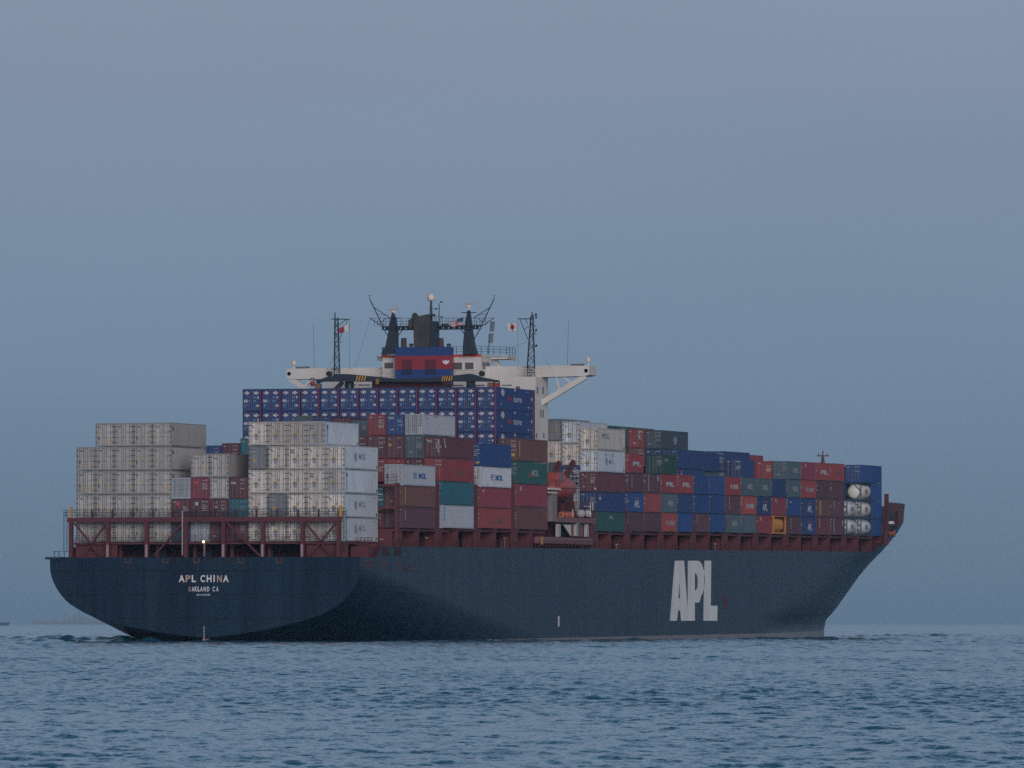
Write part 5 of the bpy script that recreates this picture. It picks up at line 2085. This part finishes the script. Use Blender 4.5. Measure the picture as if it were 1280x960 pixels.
W1 = 'first side stack ahead of the lifeboat'
stack(BF, 20, zbase(BF), [('dry', L40, STD, 'green', (codes(61, 'fw'), ('st', 'APL', 'fw', .49, .72, 2.0, .45, .03))), ('dry', L40, STD, 'dark blue', (codes(62), ('sr', 'w', ((.06, .13, .60, .74),)), ('sr', 'r', ((.06, .12, .80, .88),)))), ('dry', L40, STD, 'maroon', (codes(63), ('dr', 'fr', ((.22, .42, .70, .84),)), ('dr', 'w', ((.78, .94, .10, .2),)))),
      ('reefer', L40, HC, 'white', mol_reefer(0, 'emblem')), ('reefer', L40, HC, 'cream', mol_reefer(1, 'stencil'))], W1)
stack(BF, 17.5, 14.49, [('dry', L40, STD, 'maroon', ()), ('dry', L40, STD, 'silver', (codes(64, 'g'), ('dr', 'y', ((.62, .88, .38, .5),)))), ('dry', L40, HC, 'silver', (codes(65, 'g'),)), ], 'just inboard of the first side stack ahead of the lifeboat', hidden=1)
stack(BF, 17.5, 29.06 - 3 * 2.924, [('dry', L40, HC, 'blue', (codes(66), ('dr', 'w', ((.62, .92, .66, .70), (.66, .90, .50, .54))))), ('reefer', L40, HC, 'cream', mol_reefer(2)), ('reefer', L40, HC, 'white', mol_reefer(3))], 'inboard of the first side stack ahead of the lifeboat', start=3)
stack(BF, 15.0, 29.42 - 3 * 2.924, [('dry', L40, HC, 'slate', (codes(67),)), ('reefer', L40, HC, 'cream', mol_reefer(4)), ('reefer', L40, HC, 'grey', mol_reefer(5))], 'two stacks inboard of the first ahead of the lifeboat', start=3)

P20 = 7.584
YG = 108.6
d20 = lambda c, *m_: ('dry', L20, STD, c, tuple(m_))
G = {0: [d20('purple'), d20('blue', *EAGLE20), d20('purple', vstrip20(.12, 'fw')), d20('red', LOGO20('PIL'), ('sr', 'fr', ((.30, .74, .40, .42),)))],
     1: [d20('purple'), d20('orange red', ('sr', 'fr', ((.06, .22, .05, .95),))), d20('purple', vstrip20(.10, 'w', .1, .95, 12), ('sr', 'w', ((.80, .86, .62, .92),)))],
     2: [d20('orange red', LOGO20('K LINE', 'fw')), d20('slate', *MOL20), d20('red', LOGO20('PIL', 'w')), ('dry', L20, STD, 'dark green', (codes(71, 'fw'), ('st', 'OCL', 'fw', .22, .72, 1.6, .4, .03)))],
     3: [d20('blue'), d20('dark blue'), d20('red', LOGO20('PIL'))],
     4: [d20('purple', vstrip20(.10, 'fw', .5, .9, 5)), d20('blue'), d20('blue')],
     5: [d20('blue'), d20('blue'), d20('blue')],
     6: [d20('slate', *MOL20), d20('purple', vstrip20(.10, 'fw')), d20('red', LOGO20('K LINE'))],
     7: [d20('slate'), d20('orange red', LOGO20('K LINE')), d20('slate', *MOL20)],
     8: [d20('crimson', THREE), d20('dark blue', *EAGLE20), d20('slate', *MOL20)],
     9: [None, d20('crimson', THREE), d20('dark blue')],
     10: [d20('purple', vstrip20(.14, 'fw', .3, .9, 6)), d20('blue', ('sr', 'w', ((.10, .18, .72, .82),))), d20('slate', *MOL20), ('dry', L20, STD, 'slate', MOL20 + (codes(72, 'fw'),))],
     11: [d20('dark blue', *EAGLE20), d20('dark blue', *EAGLE20), d20('red', LOGO20('K LINE', 'fw')), d20('crimson', THREE)],
     12: [d20('maroon', vstrip20(.08, 'w', .4, .9, 6)), d20('brown', ('sr', 'o', ((.10, .22, .1, .9),))), d20('purple'), d20('orange red', LOGO20('PIL'))],
     13: [d20('purple', vstrip20(.08, 'w', .1, .95, 11), ('sr', 'w', ((.82, .88, .55, .85),))), d20('purple', vstrip20(.10, 'w', .5, .9, 5), ('sr', 'w', ((.48, .54, .76, .80),))), d20('purple'), d20('orange red', LOGO20('PIL', 'fr'))],
     15: [None, None, None, ('dry', L20, STD, 'blue', (codes(73),))],
     16: [('dry', L20, STD, 'blue', ()), ('dry', L20, STD, 'blue', ()), ('dry', L20, STD, 'blue', ()), ('dry', L20, STD, 'blue', ())]}
G20 = {i: 108.35 + P20 * i for i in range(17)}
for i, items in G.items():
    z = zbase(G20[i])
    for k, it in enumerate(items):
        if it:
            kd, L, H, c, m_ = it
            m_ = m_ if any(q[0] == 'dr' for q in m_) else m_ + (codes(200 + i * 7 + k),)
            xr = 20 if i < 16 else 19.3
            container(kd, L, H, c, (xr - 1.25, G20[i], z), '%s short container, %s, %s short side stack ahead of the lifeboat' % (c, tier_name(k), NTH[i]), m_, group='short containers along the forward side')
        z += STD + .03

# inner stacks seen over the forward side
def inner(Y, xr, ztop, H, L, c, m_, label):
    container('dry', L, H, c, (xr - 1.25, Y, ztop - H), label, m_, group='containers standing inboard of the forward side')

BH = 139.0
inner(BH, 15.0, 28.93, STD, L40, 'dark slate', (codes(81, 'fw'), ('dr', 'k', ((.76, .92, .22, .36),)), ('poly', 'lb', 's', ((.42, .50), (.46, .40), (.54, .40), (.58, .50), (.56, .60), (.50, .66), (.44, .60))), ('sr', 'w', ((.48, .54, .30, .68), (.44, .58, .44, .54)))), 'dark slate container with a round white emblem, high above the forward stacks')
inner(BH, 15.0, 26.31, STD, L40, 'dark blue', (codes(82),), 'dark blue container directly beneath the slate one with a round emblem')
inner(BH, 12.5, 29.10, STD, L40, 'red', (codes(83), ('dr', 'w', ((.62, .72, .80, .86), (.78, .92, .82, .86), (.62, .72, .54, .60), (.3, .46, .22, .28)))), 'red container doors beside the high slate container with a round emblem')
inner(BH, 12.5, 26.48, STD, L40, 'brown', (codes(84),), 'rusty brown container below the red doors of the high forward row')
inner(BH, 17.5, 26.25, STD, L40, 'dark blue', (codes(85), ('dr', 'r', ((.62, .78, .12, .20),))), 'plain dark blue long container forward of and below the slate emblem one')
inner(BH, 17.5, 23.63, STD, L40, 'dark blue', (codes(86), ('sr', 'w', ((.05, .10, .62, .74),)), ('sr', 'r', ((.05, .12, .78, .90),))), 'dark blue container with a small red and white mark, under the plain one')
inner(BH, 10.0, 29.40, STD, L40, 'green', (codes(87),), 'green container roof showing behind the red forward doors')
inner(BH, 7.5, 29.62, STD, L40, 'green', (codes(88),), 'green container roof farther inboard, just beside the white reefer top')
inner(169.1, 15.0, 26.64, HC, L40, 'dark blue', (codes(89), ('dr', 'w', ((.08, .14, .40, .5),)), ('dr', 'r', ((.62, .72, .16, .2), (.78, .88, .16, .2)))), 'dark blue container with barred doors, aft of the maroon lettered one')
inner(169.1, 15.0, 23.70, STD, L40, 'slate', (codes(90),), 'slate container under the dark blue one with barred doors')
inner(169.1, 17.5, 25.50, STD, L20, 'dark blue', (codes(91), ('dr', 'w', ((.70, .90, .84, .87), (.72, .9, .60, .64)))), 'short dark blue container with bright door bars below the maroon lettered one')
inner(184.3, 12.5, 26.56, STD, L40, 'crimson', (codes(92), ('dt', 'APL', 'w', .30, .72, .66, .34), ('sr', 'w', ((.06, .09, .5, .85), (.085, .11, .35, .6))), ('dr', 'w', ((.78, .84, .5, .86),))), 'dull red container with white letters, highest ahead of the dark blue ones')
inner(184.3, 17.5, 25.55, STD, L40, 'red', (codes(93), ('dr', 'o', ((.6, .92, .60, .64), (.6, .92, .50, .54), (.6, .92, .40, .44)))), 'red container with barred doors beside the slate side stack')

inner(169.1, 12.5, 26.64, HC, L40, 'dark blue', (codes(101),), 'dark blue container showing its barred doors, just aft of its twin')
inner(139.0, 10.0, 26.78, STD, L40, 'dark green', (codes(102),), 'dark green container in the slot beside the white lettered reefer')
inner(139.0, 10.0, 24.15, STD, L40, 'slate', (codes(103),), 'slate container low in the slot beside the white emblem reefer')
inner(139.0, 15.0, 23.70, STD, L40, 'slate', (codes(104),), 'slate container glimpsed between the red short one and the dark green one')
inner(154.1, 15.0, 26.2, STD, L40, 'dark blue', (codes(105),), 'dark blue container filling the gap ahead of the plain long dark blue one')
inner(154.1, 15.0, 23.5, STD, L40, 'slate', (codes(106),), 'slate container low in the gap ahead of the plain long dark blue one')
inner(184.3, 15.0, 25.55, STD, L40, 'red', (codes(94),), 'red container glimpsed between the short dark blue one and the barred red doors')
for k, w in enumerate(('topmost', 'second from the top', 'third from the top')):
    inner(221.6, 17.5, 25.5 - 2.62 * k, STD, L20, 'dark blue', (codes(95 + k),), 'dark blue container inboard of the tanks, %s of its stack' % w)
# --- tank containers near the bow and the orange reel on its flat rack
CREAM = mat('tank_cream', (.66, .60, .53), .4, dirt=.35, dirt_rgb=(.36, .30, .27), scale=1.3)
CREAM_W = mat('tank_white', (.60, .60, .60), .4, dirt=.35, dirt_rgb=(.34, .32, .30), scale=1.3)
TFR = mat('tank_frame', (.03, .055, .075), .5, dirt=.3)
def tank_meshes():
    H, L, w = STD, L20, CW / 2
    g = MB()
    for x0, x1 in ((-w, -w + .12), (w - .12, w)):
        for y0, y1 in ((0, .12), (L - .12, L)):
            g.box(x0, x1, y0, y1, 0, H)
        g.box(x0, x1, .12, L - .12, .02, .14)
        g.box(x0 + .02, x1 - .02, .12, L - .12, H - .1, H - .02)
    for y0, y1 in ((0, .12), (L - .12, L)):
        g.box(-w + .12, w - .12, y0, y1, .0, .14)
        g.box(-w + .12, w - .12, y0, y1, H - .14, H)
    fr = g.mesh('frame', TFR)
    g = MB()
    for y in (.06, L - .06):
        for s in (-1, 1):
            g.beam((s * (w - .06), y, H * .52), (0, y - .005, H - .07), .09)
            g.beam((s * (w - .06), y, H * .44), (s * .5, y - .005, .07), .09)
    br = g.mesh('end_brace', TFR)
    g = MB()
    r = 1.14
    g.lathe([(0, .16), (.4, .19), (.8, .30), (1.02, .45), (r, .68), (r, L - .68), (1.02, L - .45), (.8, L - .30), (.4, L - .19), (0, L - .16)], (0, 0, H / 2), 'y', 36)
    return fr, br, g

TF, TB, tg = tank_meshes()
TK = {}
for key, m_ in (('cream', CREAM), ('white', CREAM_W)):
    TK[key] = tg.mesh('tank', m_)
    TK[key].polygons.foreach_set('use_smooth', [True] * len(TK[key].polygons))
g = MB()
for i in range(6):
    for j in range(6):
        a0, a1 = R(-18 + 34 * i / 6), R(-18 + 34 * (i + 1) / 6)
        y0, y1 = 2.3 + 1.5 * j / 6, 2.3 + 1.5 * (j + 1) / 6
        q_ = 1.15
        g.face((q_ * math.cos(a0), y0, STD / 2 + q_ * math.sin(a0)), (q_ * math.cos(a0), y1, STD / 2 + q_ * math.sin(a0)), (q_ * math.cos(a1), y1, STD / 2 + q_ * math.sin(a1)), (q_ * math.cos(a1), y0, STD / 2 + q_ * math.sin(a1)))
PLAC = g.mesh('placard', mat('placard_brown', (.24, .13, .10), .6, dirt=.5, dirt_rgb=(.45, .36, .30), scale=5))
for i, k, key, txt in ((14, 0, 'white', 'white tank container in its frame, lowest tier, aft column of the tanks'), (15, 0, 'white', 'white tank container in its frame, lowest tier, forward column of the tanks'),
                       (14, 1, 'white', 'white tank container in its frame, second tier, aft column of the tanks'), (15, 1, 'cream', 'cream tank container in its frame, second tier, forward column of the tanks'),
                       (15, 2, 'cream', 'cream tank container with its domed end showing, on top of the tanks')):
    rt = empty('tank_container', (18.75, G20[i], zbase(G20[i]) + k * (STD + .03)), txt, 'tank container', 'tank containers near the bow')
    link('frame', TF, rt)
    link('tank', TK[key], rt)
    link('end_brace', TB, rt)
    link('placard', PLAC, rt)
rt = empty('flat_rack', (18.75, G20[9], zbase(G20[9])), 'orange open flat rack holding a wound orange reel, lowest tier', 'flat rack')
g = MB()
g.box(-1.2, 1.2, 0, L20, 0, .3)
g.build('base', paint('orange'), rt)
for y in (0, L20 - .2):
    g = MB()
    for s in (-1, 1):
        g.box(s * 1.1 - .1, s * 1.1 + .1, y, y + .2, .3, STD)
    g.box(-1.0, 1.0, y, y + .2, STD - .22, STD)
    g.build('end_frame', paint('orange'), rt)
g = MB()
for s in (-1, 1):
    g.box(s * 1.1 - .08, s * 1.1 + .08, .2, L20 - .2, STD - .16, STD)
g.build('top_rail', paint('orange'), rt)
rl = empty('cable_reel', (18.75, G20[9] + L20 / 2, zbase(G20[9]) + .30), 'big wound orange reel sitting inside the flat rack', 'cable reel')
g = MB()
prof = [(.3, -2.05), (1.0, -2.05), (1.0, -1.95)]
for k in range(26):
    y_ = -1.9 + 3.8 * k / 26
    bulge = .86 + .14 * math.cos((k - 13) / 13 * 1.4)
    prof += [(bulge, y_), (bulge + .035, y_ + .07)]
prof += [(1.0, 1.95), (1.0, 2.05), (.3, 2.05)]
g.lathe(prof, (0, 0, 1.06), 'y', 28)
g.build('wound_cable', mat('cable_ochre', (.42, .19, .05), .6, dirt=.7, dirt_rgb=(.20, .10, .04), scale=2.5, streak=False), rl)
g = MB()
for y in (-2.15, 2.05):
    g.lathe([(.1, y), (1.05, y), (1.05, y + .1), (.1, y + .1)], (0, 0, 1.06), 'y', 24)
g.build('flange', paint('orange'), rl)

# ------------------------------------------------------------------ far shore and a far ship under the horizon haze
FARW = mat('far_concrete', (.26, .27, .28), .8, dirt=.2, scale=.02)
FARD = mat('far_dark', (.06, .07, .08), .8, dirt=0)
def far_pt(px, D):
    u = (px - 640) / FPX
    dx, dy = u * CS + SN, -u * SN + CS
    return CAM[0] + dx * D, CAM[1] + dy * D
rf = random.Random(14)
DF = 21000
blocks = [(40, 66, 7), (44, 50, 10), (62, 72, 8), (66, 70, 11), (71, 80, 7), (79, 86, 10), (80, 83, 15), (85, 92, 9), (89, 93, 14), (92, 99, 12), (97, 101, 17), (100, 106, 13), (105, 112, 10), (110, 120, 8), (118, 127, 11), (124, 131, 7), (130, 142, 9), (140, 150, 6)]
for i, (a_, b_, hh) in enumerate(blocks):
    D = DF + rf.uniform(-400, 600) + i * 30
    x, y = far_pt((a_ + b_) / 2, D)
    w_ = (b_ - a_) * D / FPX
    h_ = hh * D / FPX * .9
    o_ = empty('waterfront_building', (x, y, 0), 'hazy waterfront block on the horizon, %s along the far shore' % NTH[i], 'building', 'buildings on the far shore')
    o_.rotation_euler = (0, 0, -YAW)
    g = MB()
    g.box(-w_ / 2, w_ / 2, -10, 10, -1, h_)
    g.box(-w_ / 4, w_ / 5, -6, 6, h_, h_ + 2.2)
    g.build('wall', FARW, o_)
    nf = max(1, int(h_ / 3.6))
    for k in range(nf):
        g = MB()
        g.box(-w_ / 2 + 1, w_ / 2 - 1, -10.06, -9.98, k * 3.6 + 1.2, k * 3.6 + 2.6)
        g.build('window_band', FARD, o_)
x, y = far_pt(4.5, 9000)
o_ = empty('far_ship', (x, y, 0), 'tiny dark far off cargo ship hull on the horizon', 'ship')
o_.rotation_euler = (0, 0, -YAW)
g = MB()
g.prism([(-14, -1), (5, -1), (7, 3.6), (-14, 3.2)], -5, 5)
g.build('hull', mat('far_hull', (.03, .045, .06), .7, dirt=0), o_)
g = MB()
g.box(-13, -9, -4, 4, 3.25, 5)
g.build('deckhouse', FARD, o_)


HAZE_DENSITY = 0.00004
g = MB()
g.box(-17500, 17500, -2600, 24000, -1.5, 62)
hz = g.build('haze', [])
hm = bpy.data.materials.new('evening_haze')
hm.use_nodes = True
t = hm.node_tree
t.nodes.remove(t.nodes['Principled BSDF'])
pv = t.nodes.new('ShaderNodeVolumePrincipled')
pv.inputs['Color'].default_value = (0.52, 0.77, 0.98, 1)
pv.inputs['Density'].default_value = HAZE_DENSITY
t.links.new(pv.outputs[0], t.nodes['Material Output'].inputs['Volume'])
hz.data.materials.append(hm)
tag(hz, 'thin pale evening haze lying over the sea', 'haze', kind='stuff')

print('containers', NCONT['n'], 'objects', len(bpy.data.objects))
